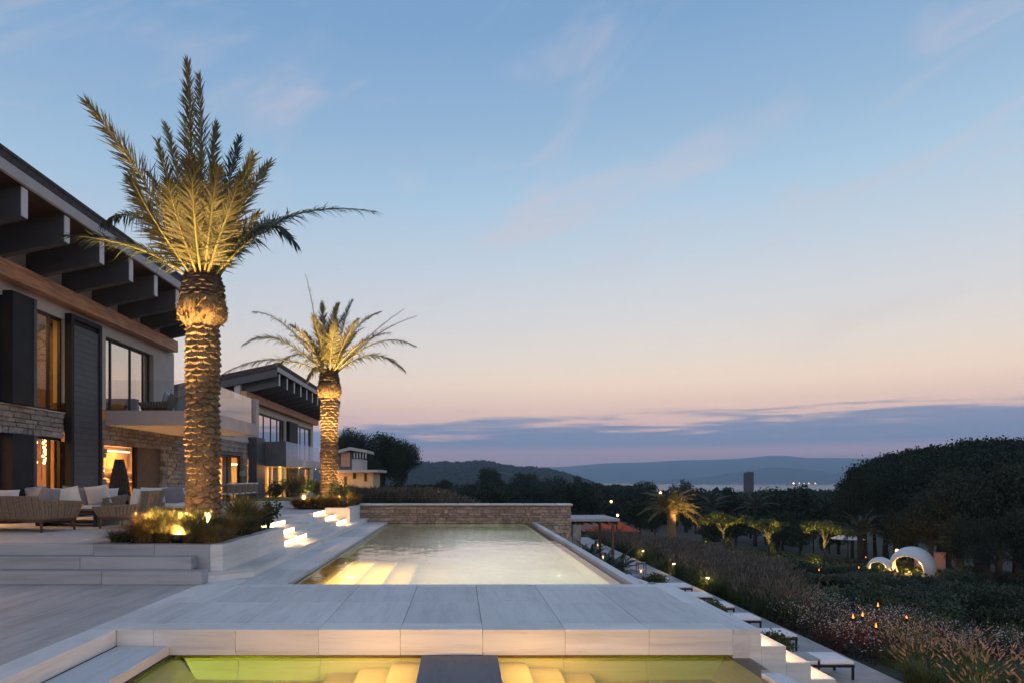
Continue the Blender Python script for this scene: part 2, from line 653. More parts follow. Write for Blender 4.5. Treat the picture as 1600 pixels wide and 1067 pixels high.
pm("grass_plume", (0.145, 0.125, 0.104), 0.9, var=0.25, scale=1, island=True, rnd=0.4, spec=0.1)
pm("pampas_blade", (0.085, 0.105, 0.028), 0.7, var=0.3, scale=1, island=True, rnd=0.5, spec=0.25)
pm("pampas_plume", (0.37, 0.235, 0.15), 0.9, var=0.25, scale=1, island=True, rnd=0.35, spec=0.1)
pm("flower_white", (0.40, 0.365, 0.385), 0.8, var=0.2, island=True, rnd=0.4)
pm("flower_stem", (0.032, 0.036, 0.028), 0.8, var=0.3, island=True, rnd=0.5, spec=0.2)
pm("red_blade", (0.14, 0.022, 0.022), 0.8, var=0.3, island=True, rnd=0.5, spec=0.2)
pm("white_shell", (0.66, 0.66, 0.66), 0.35, var=0.03, scale=1)
pm("pink_render", (0.42, 0.25, 0.22), 0.85, var=0.08)
pm("terracotta", (0.30, 0.09, 0.055), 0.85, var=0.25, scale=4)
pm("far_render", (0.20, 0.16, 0.15), 0.9, var=0.15)
pm("tower_stone", (0.055, 0.05, 0.052), 0.95, var=0.25, scale=0.8)
pm("hill_forest", (0.020, 0.030, 0.022), 0.95, var=0.6, scale=0.045, bump=1.0, bscale=0.1)
pm("mountain", (0.03, 0.045, 0.05), 0.95, var=0.3, scale=0.004)
pane("window_glass", 0.60, (0.75, 0.72, 0.7), 1.5)
pane("door_glass", 0.03, (0.96, 0.95, 0.93), 1.45)
pane("balustrade_glass", 0.05, (0.93, 0.95, 0.95), 1.5)
pane("balcony_glass_coated", 0.34, (0.9, 0.92, 0.92), 1.5)
pane("lantern_glass", 0.02, (1, 1, 1), 1.4)
water_mat("pool_water_m", 0.05, 0.2, 2.4)
water_mat("spa_water_m", 0.02, 0.03, 2.2)
emis("led_warm", (1.0, 0.66, 0.30), 7.0)
emis("bulb", (1.0, 0.42, 0.12), 14.0)
emis("uplight_lens", (1.0, 0.72, 0.36), 60.0)
emis("flame", (1.0, 0.23, 0.02), 4.5)
emis("candle", (1.0, 0.42, 0.10), 12.0)
emis("town_lamp", (1.0, 0.48, 0.22), 7.0)
emis("town_light", (1.0, 0.72, 0.5), 1.6)
emis("led_strong", (1.0, 0.62, 0.30), 34.0)
emis("pool_lens", (1.0, 0.86, 0.5), 12.0)

# ================================================================== the setting
def sstep(a, b, x):
    t = np.clip((x - a) / (b - a), 0, 1)
    return t * t * (3 - 2 * t)


def gz(x, y):
    """height of the open ground"""
    x = np.asarray(x, float)
    y = np.asarray(y, float)
    s = np.maximum(0, x - 8.6)
    z = -2.42 - 0.115 * np.minimum(s, 45) ** 0.96 - 0.012 * np.clip(y - 12, 0, 50)
    z = z - 0.03 * np.clip(y - 60, 0, 540) - 0.0205 * np.clip(y - 600, 0, 1400)
    up = (0.36 + 2.42) * (1 - sstep(-1.5, 6.5, x + 0.06 * (y - 25))) * sstep(24.9, 25.4, y)
    z = z + up * (1 - sstep(70, 140, y))
    z = z + 0.25 * np.sin(x * 0.21 + 1.3) * np.sin(y * 0.17) * sstep(14, 30, x)
    return z


xs = np.concatenate([[-6000, -3000, -1500, -800, -400, -220, -140, -100], np.linspace(-80, -14, 20), np.linspace(-12, 40, 66),
                     np.linspace(43, 120, 26), [150, 220, 320, 500, 800, 1500, 3000, 6000]])
ys = np.concatenate([[-60, -20, 0], np.linspace(5, 24.8, 20), [24.95, 25.1, 25.25, 25.4], np.linspace(26, 80, 55), np.linspace(84, 200, 24),
                     [240, 300, 380, 480, 600, 800, 1000, 1300, 1600, 2000, 2400]])
GX, GY = np.meshgrid(xs, ys)
GV = np.stack([GX.ravel(), GY.ravel(), gz(GX, GY).ravel()], 1)
nx, ny = len(xs), len(ys)
ii, jj = np.meshgrid(np.arange(nx - 1), np.arange(ny - 1))
a_ = (jj * nx + ii).ravel()
GF = np.stack([a_, a_ + 1, a_ + nx + 1, a_ + nx], 1)
tag(link("ground", fast_mesh("ground", GV, GF, MAT["garden_earth"], True)), kind="structure")

# sea
sm = bpy.data.materials.new("sea_water")
sm.use_nodes = True
sb = sm.node_tree.nodes["Principled BSDF"]
sb.inputs["Base Color"].default_value = (0.02, 0.035, 0.05, 1)
sb.inputs["Roughness"].default_value = 0.22
sb.inputs["IOR"].default_value = 1.333
sb.inputs["Specular IOR Level"].default_value = 0.9
tag(link("sea", fast_mesh("sea", [(-14000, 1100, -37), (14000, 1100, -37), (14000, 7000, -37), (-14000, 7000, -37)], [(0, 1, 2, 3)], sm)), kind="structure")


def ridge(name, pts, ybase, yridge, yback, zbase, m, nsub=9, rough=6.0, seed=1, nxs=260, ridge_n=0.12):
    """a line of hills: skyline points (x, z) at distance yridge"""
    rg = np.random.default_rng(seed)
    px = np.array([p[0] for p in pts], float)
    pz = np.array([p[1] for p in pts], float)
    X = np.linspace(px[0], px[-1], nxs)
    Z = np.interp(X, px, pz)
    k = np.ones(7) / 7
    Z = np.convolve(np.pad(Z, 3, mode="edge"), k, "valid")
    rows, n = [], nsub * 2
    nzv = np.zeros((n + 1, nxs))
    for o in range(1, 6):
        g = rg.normal(size=(n + 1, int(6 * 2 ** o) + 2))
        for r in range(n + 1):
            nzv[r] += np.interp(np.linspace(0, g.shape[1] - 1, nxs), np.arange(g.shape[1]), g[r]) / 1.7 ** o
    for r in range(n + 1):
        t = r / n
        if t <= .5:
            s = t * 2
            y = ybase + (yridge - ybase) * s
            w = math.sin(s * math.pi / 2) ** 1.2
        else:
            s = (t - .5) * 2
            y = yridge + (yback - yridge) * s
            w = math.cos(s * math.pi / 2)
        z = zbase + (Z - zbase) * w + nzv[r] * rough * (ridge_n if abs(t - .5) < 1e-6 else 1.0) * w - (0 if abs(t - .5) < 1e-6 else rough * 1.3 * w)
        rows.append(np.stack([X, np.full(nxs, y), z], 1))
    V = np.concatenate(rows)
    i, j = np.meshgrid(np.arange(nxs - 1), np.arange(n))
    a = (j * nxs + i).ravel()
    F = np.stack([a, a + 1, a + nxs + 1, a + nxs], 1)
    return tag(link(name, fast_mesh(name, V, F, m, True)), kind="structure")


def sky_pts(lst, D):
    return [((u - 718) / 1067 * D, 1.6 + (746 - v) / 1067 * D) for u, v in lst]


ridge("mountains", sky_pts([(-300, 735), (300, 732), (640, 731), (760, 724), (800, 727), (840, 730), (900, 727), (940, 723), (1000, 722), (1060, 719), (1110, 717), (1150, 716),
                            (1200, 711.5), (1230, 712), (1265, 716), (1345, 716), (1450, 713), (1700, 722), (2300, 735)], 7000), 5200, 7000, 7400, -40, MAT["mountain"], rough=14, seed=3, nxs=800, ridge_n=0.55)
ridge("coast_hills", sky_pts([(985, 755), (1050, 748), (1100, 744), (1150, 737), (1200, 730), (1240, 731), (1300, 738), (1345, 736), (1450, 733), (1600, 742), (1900, 752)], 4300), 3900, 4300, 4700, -38.5,
      MAT["mountain"], rough=8, seed=5, nxs=500, ridge_n=0.6)
ridge("wooded_hill", sky_pts([(150, 735), (400, 728), (560, 724), (650, 724), (700, 723.5), (725, 722.5), (742, 721), (765, 722), (785, 727), (800, 729), (830, 731), (850, 732), (870, 738),
                              (890, 745), (915, 753), (960, 770)], 1250), 640, 1250, 1700, -40, MAT["hill_forest"], rough=5, seed=8, nxs=420)

# ------------------------------------------------------------------ pool deck
deck = thing("deck", "pale travertine pool deck of long stone slabs", None, (0, 8, 0), kind="structure")
b = MB()
b.box(-20, -3.66, -3, 10.72, -2.5, -0.18)
b.box(-20, -3.93, -3, 10.72, -0.18, -0.03)
b.box(-3.62, 2.885, 7.50, 10.26, -0.6, -0.03)
b.box(-3.62, 2.885, 7.40, 7.50, -2.5, -0.28)
b.box(-3.62, 3.185, 10.26, 10.30, -2.5, -0.03)
b.box(-3.62, -2.62, 10.30, 24.8, -2.5, -0.03)
b.box(-20, -3.62, 10.72, 24.8, -2.5, -0.05)
b.build("deck_bed", MAT["joint"], deck)
SLAB = {}


def slab(parent, x0, x1, y0, y1, top, th, m, gap=0.003, ch=0.004, name="slab"):
    """one stone slab; equal sizes share a mesh"""
    w, d = round(x1 - x0 - 2 * gap, 4), round(y1 - y0 - 2 * gap, 4)
    key = (w, d, th, m, ch)
    if key not in SLAB:
        SLAB[key] = MB().cbox(-w / 2, w / 2, -d / 2, d / 2, -th, 0, ch).mesh(name, MAT[m], fix=False)
    o = link(name, SLAB[key], parent)
    o.location = ((x0 + x1) / 2, (y0 + y1) / 2, top + random.uniform(-0.0012, 0.0012))
    return o


JX = [-3.24, -2.366, -1.49, -0.625, 0.243, 1.116, 2.0, 2.885]
for i in range(len(JX) - 1):
    for y0, y1 in ((7.51, 8.78), (8.78, 10.05), (10.05, 10.28)):
        slab(deck, JX[i], JX[i + 1], y0 + .005, y1 - .005, 0, 0.05, "deck_stone", 0.003)
for y0, y1 in ((7.2, 8.78), (8.78, 10.28)):
    slab(deck, 2.885, 3.185, y0 + .005, y1 - .005, 0, 0.05, "deck_stone", 0.003)
CX = [-3.62, -3.23] + JX[1:]
for i in range(len(CX) - 1):
    slab(deck, CX[i], CX[i + 1], 7.2, 7.51, 0, 0.27, "face_stone", 0.0012, 0.003, "coping_block")
for y0, y1 in ((7.51, 8.78), (8.78, 10.2)):
    slab(deck, -3.62, -3.24, y0, y1, 0, 0.05, "deck_stone")
# plank floor on the left
x = -3.92
col = 0
slab_rows = [3.0, 4.83, 6.66, 8.49, 10.2]
while x > -13:
    w = 0.6
    off = (col % 3) * 0.61
    y = 1.2 + off
    while y < 10.2:
        y1 = min(y + 1.83, 10.2)
        if y1 - y > 0.15:
            slab(deck, x - w, x, y, y1, 0, 0.05, "plank_stone", 0.002, 0.003, "plank_slab")
        y = y1
    x -= w
    col += 1
for y0, y1 in ((1.2, 3.2), (3.2, 5.2), (5.2, 7.2), (7.2, 9.2), (9.2, 10.2)):
    slab(deck, -3.92, -3.62, y0, y1, 0, 0.175, "side_stone", 0.0025, 0.005, "edge_block")
# deck the camera stands on, in front of the plunge pool
MB().box(-3.62, 3.2, -4.0, 2.42, -2.5, -0.055).build("deck_bed", MAT["joint"], deck)
for i in range(8):
    for y0, y1 in ((-4.0, -2.4), (-2.4, -0.8), (-0.8, 0.8), (0.8, 2.42)):
        slab(deck, -3.62 + .8525 * i, -3.62 + .8525 * (i + 1), y0, y1, 0, 0.05, "deck_stone", 0.004)
# strip beside the pool
y = 10.28
while y < 24.7:
    y1 = min(y + 1.65, 24.78)
    slab(deck, -3.34, -2.6, y, y1, 0, 0.06, "deck_stone", 0.002)
    y = y1
for y0, y1 in ((10.2, 10.75), (10.75, 12.0)):
    slab(deck, -3.9, -3.34, y0, y1, -0.002, 0.05, "deck_stone", 0.002)
# lower ledge beside the spa
for y0, y1 in ((1.2, 3.2), (3.2, 5.2), (5.2, 7.195)):
    slab(deck, -3.615, -3.06, y0, y1, -0.175, 0.095, "deck_stone", 0.002, 0.006, "ledge_block")

# ------------------------------------------------------------------ plunge pool in front
spa = thing("plunge_pool", "sunken plunge pool with green lit stone walls in front of the deck", "pool", (0, 5.2, -1.2))
WX = [-2.98, -2.366, -1.49, -0.625, 0.243, 1.116, 2.0, 2.86]
for i in range(len(WX) - 1):      # back wall panels, flared ends
    xa, xb = WX[i] + .002, WX[i + 1] - .002
    xa2, xb2 = max(xa, -2.82), min(xb, 2.70)
    b = MB()
    b.add([(xa, 7.33, -0.27), (xb, 7.33, -0.27), (xb2, 7.27, -1.15), (xa2, 7.27, -1.15),
           (xa, 7.44, -0.27), (xb, 7.44, -0.27), (xb2, 7.44, -1.15), (xa2, 7.44, -1.15)],
          [(0, 1, 2, 3), (4, 7, 6, 5), (0, 4, 5, 1), (3, 2, 6, 7), (0, 3, 7, 4), (1, 5, 6, 2)])
    b.build("wall_panel", MAT["pool_stone"], spa)
MB().box(-2.97, 2.85, 7.30, 7.329, -0.40, -0.272).build("unlit_wall_strip", MAT["room_dark"], spa)  # dark strip painting in the unlit top of the back wall
MB().box(-3.10, -3.032, 2.5, 7.33, -0.40, -0.272).build("shadow_gap", MAT["black_metal"], spa)  # solid black strip stands in for the shade under the ledge
b = MB()
b.add([(-3.03, 2.5, -0.33), (-3.03, 7.36, -0.33), (-2.80, 7.36, -1.15), (-2.80, 2.5, -1.15), (-3.4, 2.5, -0.33), (-3.4, 7.36, -0.33), (-3.4, 7.36, -1.15), (-3.4, 2.5, -1.15)],
      [(0, 1, 2, 3), (4, 7, 6, 5), (0, 4, 5, 1), (3, 2, 6, 7), (0, 3, 7, 4), (1, 5, 6, 2)])
b.build("side_wall", MAT["pool_stone"], spa)
b = MB()
b.add([(2.86, 2.5, -0.31), (2.86, 7.36, -0.31), (2.68, 7.36, -1.15), (2.68, 2.5, -1.15), (3.08, 2.5, -0.31), (3.08, 7.36, -0.31), (3.08, 7.36, -2.4), (3.08, 2.5, -2.4)],
      [(0, 1, 2, 3), (4, 7, 6, 5), (0, 4, 5, 1), (3, 2, 6, 7), (0, 3, 7, 4), (1, 5, 6, 2)])
b.build("side_wall", MAT["side_stone"], spa)
MB().box(-3.0, 2.9, 2.42, 2.5, -1.3, -0.06).build("front_wall", MAT["pool_stone"], spa)
MB().box(-3.0, 2.9, 2.5, 7.4, -1.3, -1.15).build("basin_floor", MAT["pool_stone"], spa)
for s in (-1, 1):
    for k in range(3):
        x0, x1 = 0.38 + 0.34 * k, 0.38 + 0.34 * (k + 1)
        b = MB().cbox(min(s * x0, s * x1) - 0.0, max(s * x0, s * x1), 3.2, 7.28, -1.149, -0.55 - 0.18 * k, 0.015)
        b.build("underwater_step", MAT["pool_stone"], spa)
plat = MB().cbox(-0.40, 0.40, 2.4, 7.195, -0.40, -0.268, 0.008).build("platform_slab", MAT["dark_slab_stone"], spa)
plat["label"] = "dark grey stone slab bridging the water to the coping"
slab(spa, 2.87, 3.08, 2.6, 6.5, -0.255, 0.05, "deck_stone", 0.002, 0.006, "rim_slab")
for sx, col_, en in ((-2.60, (0.60, 0.86, 0.06), 38), (2.48, (0.60, 0.86, 0.06), 38)):
    b = MB().lathe([(0.0, 0), (0.05, 0), (0.05, 0.012), (0, 0.012)], 14)
    for yy in (6.1, 4.6):
        o = b.build("underwater_light", MAT["pool_lens"], spa)
        o.location = (sx, yy, -1.147)
        lamp("spa_lamp", "POINT", (sx * (0.92 if yy > 5 else 0.66), 6.72, -0.62), en * (1 if yy > 5 else 0.6), col_, spa, 0.09)
for sx in (-1, 1):
    lamp("spa_step_fill", "AREA", (sx * 0.92, 6.8, -0.34), 11, (1.0, 0.58, 0.14), spa, 0.95, (sx * 0.92, 6.8, -3), sizey=0.8)  # added unseen light sheet to brighten the underwater steps
    lamp("spa_step_fill", "POINT", (sx * 1.5, 6.75, -0.6), 14.0, (1.0, 0.60, 0.16), spa, 0.08)
    lamp("spa_step_fill", "POINT", (sx * 0.92, 6.8, -0.42), 22, (1.0, 0.62, 0.18), spa, 0.06)

for sx in (-2.0, -0.75, 0.75, 2.0):   # added lamps above the water for what submerged lights throw on the coping
    lamp("coping_fill", "POINT", (sx, 6.35, -0.285), 22.0 if abs(sx) < 1 else 8.0, (1.0, 0.56, 0.20), spa)

sw = MB().add([(-3.05, 2.5, -0.30), (3.07, 2.5, -0.30), (3.07, 7.335, -0.30), (-3.05, 7.335, -0.30)], [(0, 1, 2, 3)]).build("water", MAT["spa_water_m"], fix=False)
tag(sw, "clear still water of the plunge pool", None, kind="structure")

# ------------------------------------------------------------------ infinity pool
pool = thing("infinity_pool", "long infinity pool of pale stone with spill edge and underwater steps", "pool", (0, 17, -1.4))
PZ = -0.06
MB().box(-2.7, 2.5, 10.3, 24.75, -1.5, -1.35).build("basin_floor", MAT["pool_white_stone"], pool)
MB().box(-2.62, -2.55, 10.3, 24.75, -1.36, -0.07).build("side_wall", MAT["pool_white_stone"], pool)
MB().box(-2.6, 2.4, 10.30, 10.37, -1.36, -0.055).build("front_wall", MAT["pool_white_stone"], pool)
MB().box(-2.6, 2.4, 24.6, 24.72, -1.36, -0.075).build("back_wall", MAT["pool_white_stone"], pool)
y = 10.37
while y < 24.6:
    y1 = min(y + 1.78, 24.72)
    slab(pool, 2.37, 2.53, y, y1, PZ - 0.004, 1.32, "pool_white_stone", 0.0015, 0.008, "weir_block")
    slab(pool, 2.62, 2.78, y - 0.1 if y < 10.5 else y, y1, 0.0, 0.16, "deck_stone", 0.002, 0.008, "outer_coping")
    y = y1
MB().box(2.53, 2.62, 10.3, 24.75, -0.5, -0.34).build("gutter", MAT["black_metal"], pool)
MB().box(2.62, 2.76, 10.3, 24.75, -2.5, -0.165).build("outer_wall", MAT["side_stone"], pool)
for k in range(4):
    MB().cbox(-2.549, -2.55 + 0.42 * (k + 1), 10.371, 14.3, -1.349, -0.22 - 0.26 * k, 0.012).build("underwater_step", MAT["pool_white_stone"], pool)
for (lx, ly, lz, en, c) in ((-0.6, 12.4, -0.2, 120, (1.0, 0.60, 0.12)),
                            (1.75, 12.0, -0.40, 24, (0.74, 1.0, 0.16)), (1.75, 14.2, -0.40, 24, (0.70, 1.0, 0.14)), (1.75, 17.0, -0.40, 24, (0.70, 1.0, 0.14)), (1.75, 20.0, -0.40, 24, (0.66, 1.0, 0.12)),
                            (1.2, 23.4, -0.4, 10, (0.5, 0.9, 0.16)), (-1.2, 23.4, -0.5, 5, (0.8, 0.95, 0.4))):
    lamp("pool_fill_lamp", "POINT", (lx, ly, lz), en, c, pool, 0.1)
lamp("pool_fill_lamp", "AREA", (-1.62, 12.2, -0.10), 62, (1.0, 0.62, 0.16), pool, 1.0, (-1.62, 12.2, -5), sizey=3.0)  # added unseen light sheet over the underwater steps
lamp("pool_fill_lamp", "AREA", (0.7, 17.0, -0.12), 190, (0.84, 0.92, 1.0), pool, 3.0, (0.7, 17.0, -5), sizey=12.0)  # one added unseen light sheet in place of the many pool lights
for lx, ly, lz in ((-1.9, 11.9, -0.478),):
    o = MB().lathe([(0.0, 0), (0.06, 0), (0.06, 0.012), (0, 0.012)], 14).build("underwater_light", MAT["pool_lens"], pool)
    o.location = (lx, ly, lz)
pw = MB().add([(-2.62, 10.285, PZ), (2.535, 10.285, PZ), (2.535, 24.76, PZ), (-2.62, 24.76, PZ)], [(0, 1, 2, 3)]).build("water", MAT["pool_water_m"], fix=False)
tag(pw, "smooth milky water of the long pool", None, kind="structure")

# ------------------------------------------------------------------ masonry helper
STONE = {}


def stone_mesh(m, k):
    if (m, k) not in STONE:
        rr = random.Random(k * 7 + 1)
        b = MB().cbox(-0.5, 0.5, -0.5, 0.5, -0.5, 0.5, 0.09)
        b.v = [(x + rr.uniform(-.05, .05), y + rr.uniform(-.05, .05), z + rr.uniform(-.09, .09)) for x, y, z in b.v]
        STONE[(m, k)] = b.mesh("stone", MAT[m], fix=False)
    return STONE[(m, k)]


def masonry(parent, axis, plane, sgn, a0, a1, z0, z1, mean_w, mean_h, m, depth=0.1, keep=None, rr=random):
    """coursed rubble; axis 0: wall runs along x with its face at y=plane, axis 1: runs along y with its face at x=plane"""
    z = z0
    n = 0
    while z < z1 - 0.02:
        h = min(mean_h * rr.uniform(0.75, 1.3), z1 - z)
        if z1 - z - h < 0.04:
            h = z1 - z
        a = a0 - rr.uniform(0, mean_w * .5)
        while a < a1 - 0.02:
            w = mean_w * rr.uniform(0.55, 1.55)
            s, e = max(a, a0), min(a + w, a1)
            if a1 - e < 0.06:
                e = a1
            if e - s > 0.03 and (keep is None or keep((s + e) / 2, z + h / 2)):
                o = link("stone", stone_mesh(m, rr.randrange(8)), parent)
                pr = rr.uniform(-0.012, 0.016)
                c, zc = (s + e) / 2, z + h / 2
                g = 0.012
                if axis == 0:
                    o.location = (c, plane + sgn * (pr - depth / 2), zc)
                    o.scale = (e - s - g, depth, h - g)
                else:
                    o.location = (plane + sgn * (pr - depth / 2), c, zc)
                    o.scale = (depth, e - s - g, h - g)
                n += 1
            a = e if e < a1 else a1
        z += h
    return n


# wall closing the pool
pwall = thing("stone_wall", "low rubble stone wall with pale coping closing the far end of the pool", "wall", (0, 24.95, -2.4))
b = MB()
b.box(-3.6, 4.0, 24.86, 25.3, -2.5, 0.585)
b.build("core", MAT["mortar"], pwall)
masonry(pwall, 0, 24.80, -1, -3.6, 4.0, -0.06, 0.585, 0.275, 0.105, "wall_block", 0.12)
masonry(pwall, 0, 24.80, -1, 2.3, 4.0, -1.5, -0.06, 0.30, 0.125, "wall_block", 0.12)
masonry(pwall, 1, 4.06, 1, 24.82, 25.28, -1.5, 0.585, 0.28, 0.12, "wall_block", 0.1)
x = -3.66
while x < 4.05:
    x1 = min(x + 1.2, 4.11)
    if 4.11 - x1 < 0.3: x1 = 4.11
    slab(pwall, x, x1, 24.72, 25.36, 0.66, 0.07, "deck_stone", 0.002, 0.02, "coping_stone")
    x = x1

# ------------------------------------------------------------------ terrace and its steps
terrace = thing("terrace", "raised stone terrace in front of the house", None, (-10, 20, 0.3), kind="structure")
b = MB()
b.box(-20, -4.42, 10.90, 33.9, -2.5, 0.53)
b.box(-4.42, -3.72, 10.90, 14.38, -2.5, 0.53)
b.box(-4.42, -3.72, 22.42, 24.9, -2.5, 0.53)
b.build("terrace_bed", MAT["joint"], terrace)
x = -4.42
while x > -12:
    y = 10.9 + (0.6 if int(round(-x * 10)) % 2 else 0) - 0.6
    while y < 30.5:
        a, e = max(y, 10.9), min(y + 1.35, 30.6)
        if e - a > .1 and not (x - 0.9 > -6.2 and x - .45 > -5.7 and a < 14.2 and e < 15.2) and not (x - .45 > -5.6 and a > 22.0 and e < 26.4):
            slab(terrace, x - 0.9, x, a, e, 0.56, 0.05, "terrace_stone", 0.002)
        y += 1.35
    x -= 0.9
for x0, x1, y0, y1 in ((-5.32, -4.42, 14.4, 15.2), (-6.22, -5.32, 13.6, 15.0)):
    pass
steps = thing("steps", "wide travertine steps up to the terrace with glowing strips", None, (-3.7, 18, 0), kind="structure")
# front flight (facing the camera)
for y0, y1, z0, z1, xr in ((10.2, 10.46, 0.0, 0.20, -3.85), (10.43, 10.72, 0.20, 0.39, -4.1), (10.67, 10.97, 0.39, 0.56, -5.72)):
    x = xr
    k = 0
    while x > -13:
        w = 2.05 if k else 1.5 + z0
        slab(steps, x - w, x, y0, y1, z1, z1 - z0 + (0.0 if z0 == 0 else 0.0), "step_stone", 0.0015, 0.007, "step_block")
        x -= w
        k += 1
# side flight (up from the pool)
b = MB().prism([(-3.85, 10.46), (-3.34, 11.1), (-3.34, 24.8), (-5.0, 24.8), (-5.0, 10.46)], 2, -0.02, 0.09)
b.build("plinth", MAT["side_stone"], steps)
b = MB().prism([(-3.85, 10.462), (-3.32, 11.1), (-3.32, 13.2), (-4.0, 13.2), (-4.0, 10.462)], 2, 0.09, 0.14)
b.build("tread_block", MAT["side_stone"], steps)
y = 13.2
while y < 24.7:
    y1 = min(y + 2.32, 24.8)
    slab(steps, -4.0, -3.32, y, y1, 0.14, 0.05, "side_stone", 0.0015, 0.006, "tread_block")
    y = y1
for xr, z0, z1 in ((-3.7, 0.09, 0.28), (-4.05, 0.24, 0.42), (-4.40, 0.38, 0.56)):
    y = 14.41
    while y < 22.3:
        y1 = min(y + 2.0, 22.39)
        slab(steps, xr - 0.6, xr, y, y1, z1, z1 - z0, "side_stone", 0.0015, 0.006, "tread_block")
        y = y1
for xr, z0, z1, near, far in ((-3.7, 0.15, 0.265, (14.45, 16.5), (20.6, 22.35)), (-4.05, 0.29, 0.405, (14.45, 16.7), (20.6, 22.35)), (-4.40, 0.43, 0.545, (14.45, 17.2), (20.6, 22.35))):
    for y0, y1 in (near, far):
        MB().box(xr - 0.02, xr + 0.0035, y0, y1, z0 + 0.012, z1 - 0.01).build("riser_light", MAT["led_warm"], steps)
        lamp("riser_lamp", "POINT", (xr + 0.16, (y0 + y1) / 2, z0 + 0.07), 7.0, (1.0, 0.5, 0.14), steps)

pl1 = thing("stone_planter", "travertine planter wall around the foot of the tall front palm", "planter", (-4.7, 12.5, 0.0))
for (x0, x1, y0, y1) in ((-5.72, -3.9, 10.67, 10.87),):
    x = x0
    while x < x1 - .05:
        xx = min(x + 0.95, x1)
        slab(pl1, x, xx, y0, y1, 0.56, 0.55, "step_stone", 0.0012, 0.006, "wall_block")  # front side in the darker stone, its shade put into the colour
        x = xx
y = 10.67
while y < 14.3:
    y1 = min(y + 1.87, 14.4)
    slab(pl1, -3.9, -3.7, y, y1, 0.56, 0.52, "side_stone", 0.0012, 0.006, "wall_block")
    y = y1
slab(pl1, -4.42, -3.9, 14.2, 14.4, 0.56, 0.42, "side_stone", 0.0012, 0.006, "wall_block")
b = MB()
nn = 14
vs, fs = [], []
for i in range(nn + 1):
    for j in range(nn + 1):
        fx, fy = i / nn, j / nn
        vs.append((-5.72 + fx * 1.82, 10.87 + fy * 3.4, 0.535 + 0.06 * math.sin(fx * math.pi) * math.sin(fy * math.pi) + random.uniform(0, .015)))
for i in range(nn):
    for j in range(nn):
        a = i * (nn + 1) + j
        fs.append((a, a + nn + 1, a + nn + 2, a + 1))
MB().add(vs, fs).build("planting_soil", MAT["soil"], pl1, True)

pl2 = thing("stone_planter", "travertine planter at the top of the steps holding the farther palm", "planter", (-4.7, 24, 0.0))
slab(pl2, -4.42, -3.6, 22.4, 22.6, 0.62, 0.53, "side_stone", 0.0012, 0.006, "wall_block")
slab(pl2, -3.8, -3.6, 22.6, 24.8, 0.62, 0.53, "side_stone", 0.0012, 0.006, "wall_block")
vs = [(p[0] * 1.0, p[1] + 11.75, p[2] + 0.03) for p in vs]
vs = [(-5.6 + (x + 5.72) / 1.82 * 1.8, y, z) for x, y, z in vs]
MB().add(vs, fs).build("planting_soil", MAT["soil"], pl2, True)

lawn = MB().cbox(-10.4, -5.0, 30.6, 36.0, 0.3, 0.585, 0.03).build("lawn", MAT["lawn_green"])
tag(lawn, kind="structure")

# ------------------------------------------------------------------ stair down to the lower path
gst = thing("steps", "pale stone stair going down to the sun lounger path", None, (4.5, 8.7, -1.2), kind="structure")
MB().box(2.885, 3.06, 7.202, 10.25, -2.45, -0.052).build("stair_cheek", MAT["side_stone"], gst)
for k in range(13):
    x0 = 3.06 if k == 0 else 3.185 + 0.262 * (k - 1)
    x1 = 3.185 + 0.262 * k
    zt = -0.174 * k - (0.052 if k == 0 else 0)
    MB().cbox(x0 + (0.001 if k else 0), x1, 7.2, 10.25, -2.45, zt, 0.006).build("stair_step", MAT["face_stone"], gst)
    if k < 12:
        MB().box(x1, x1 + 0.012, 7.24, 9.9, zt - 0.07, zt - 0.03).build("riser_light", MAT["led_strong"], gst)

# ------------------------------------------------------------------ lower path with slabs
path = thing("path", "pale stone path on the lower level beside the loungers", None, (7, 25, -2.36), kind="structure")
MB().box(5.1, 8.55, 7.0, 46, -2.6, -2.38).build("path_bed", MAT["joint"], path)
y = 7.0
r_ = 0
while y < 45:
    for k in range(3):
        slab(path, 5.1 + 1.15 * k, 5.1 + 1.15 * (k + 1), y, y + 1.6, -2.345, 0.04, "path_stone", 0.004)
    y += 1.6

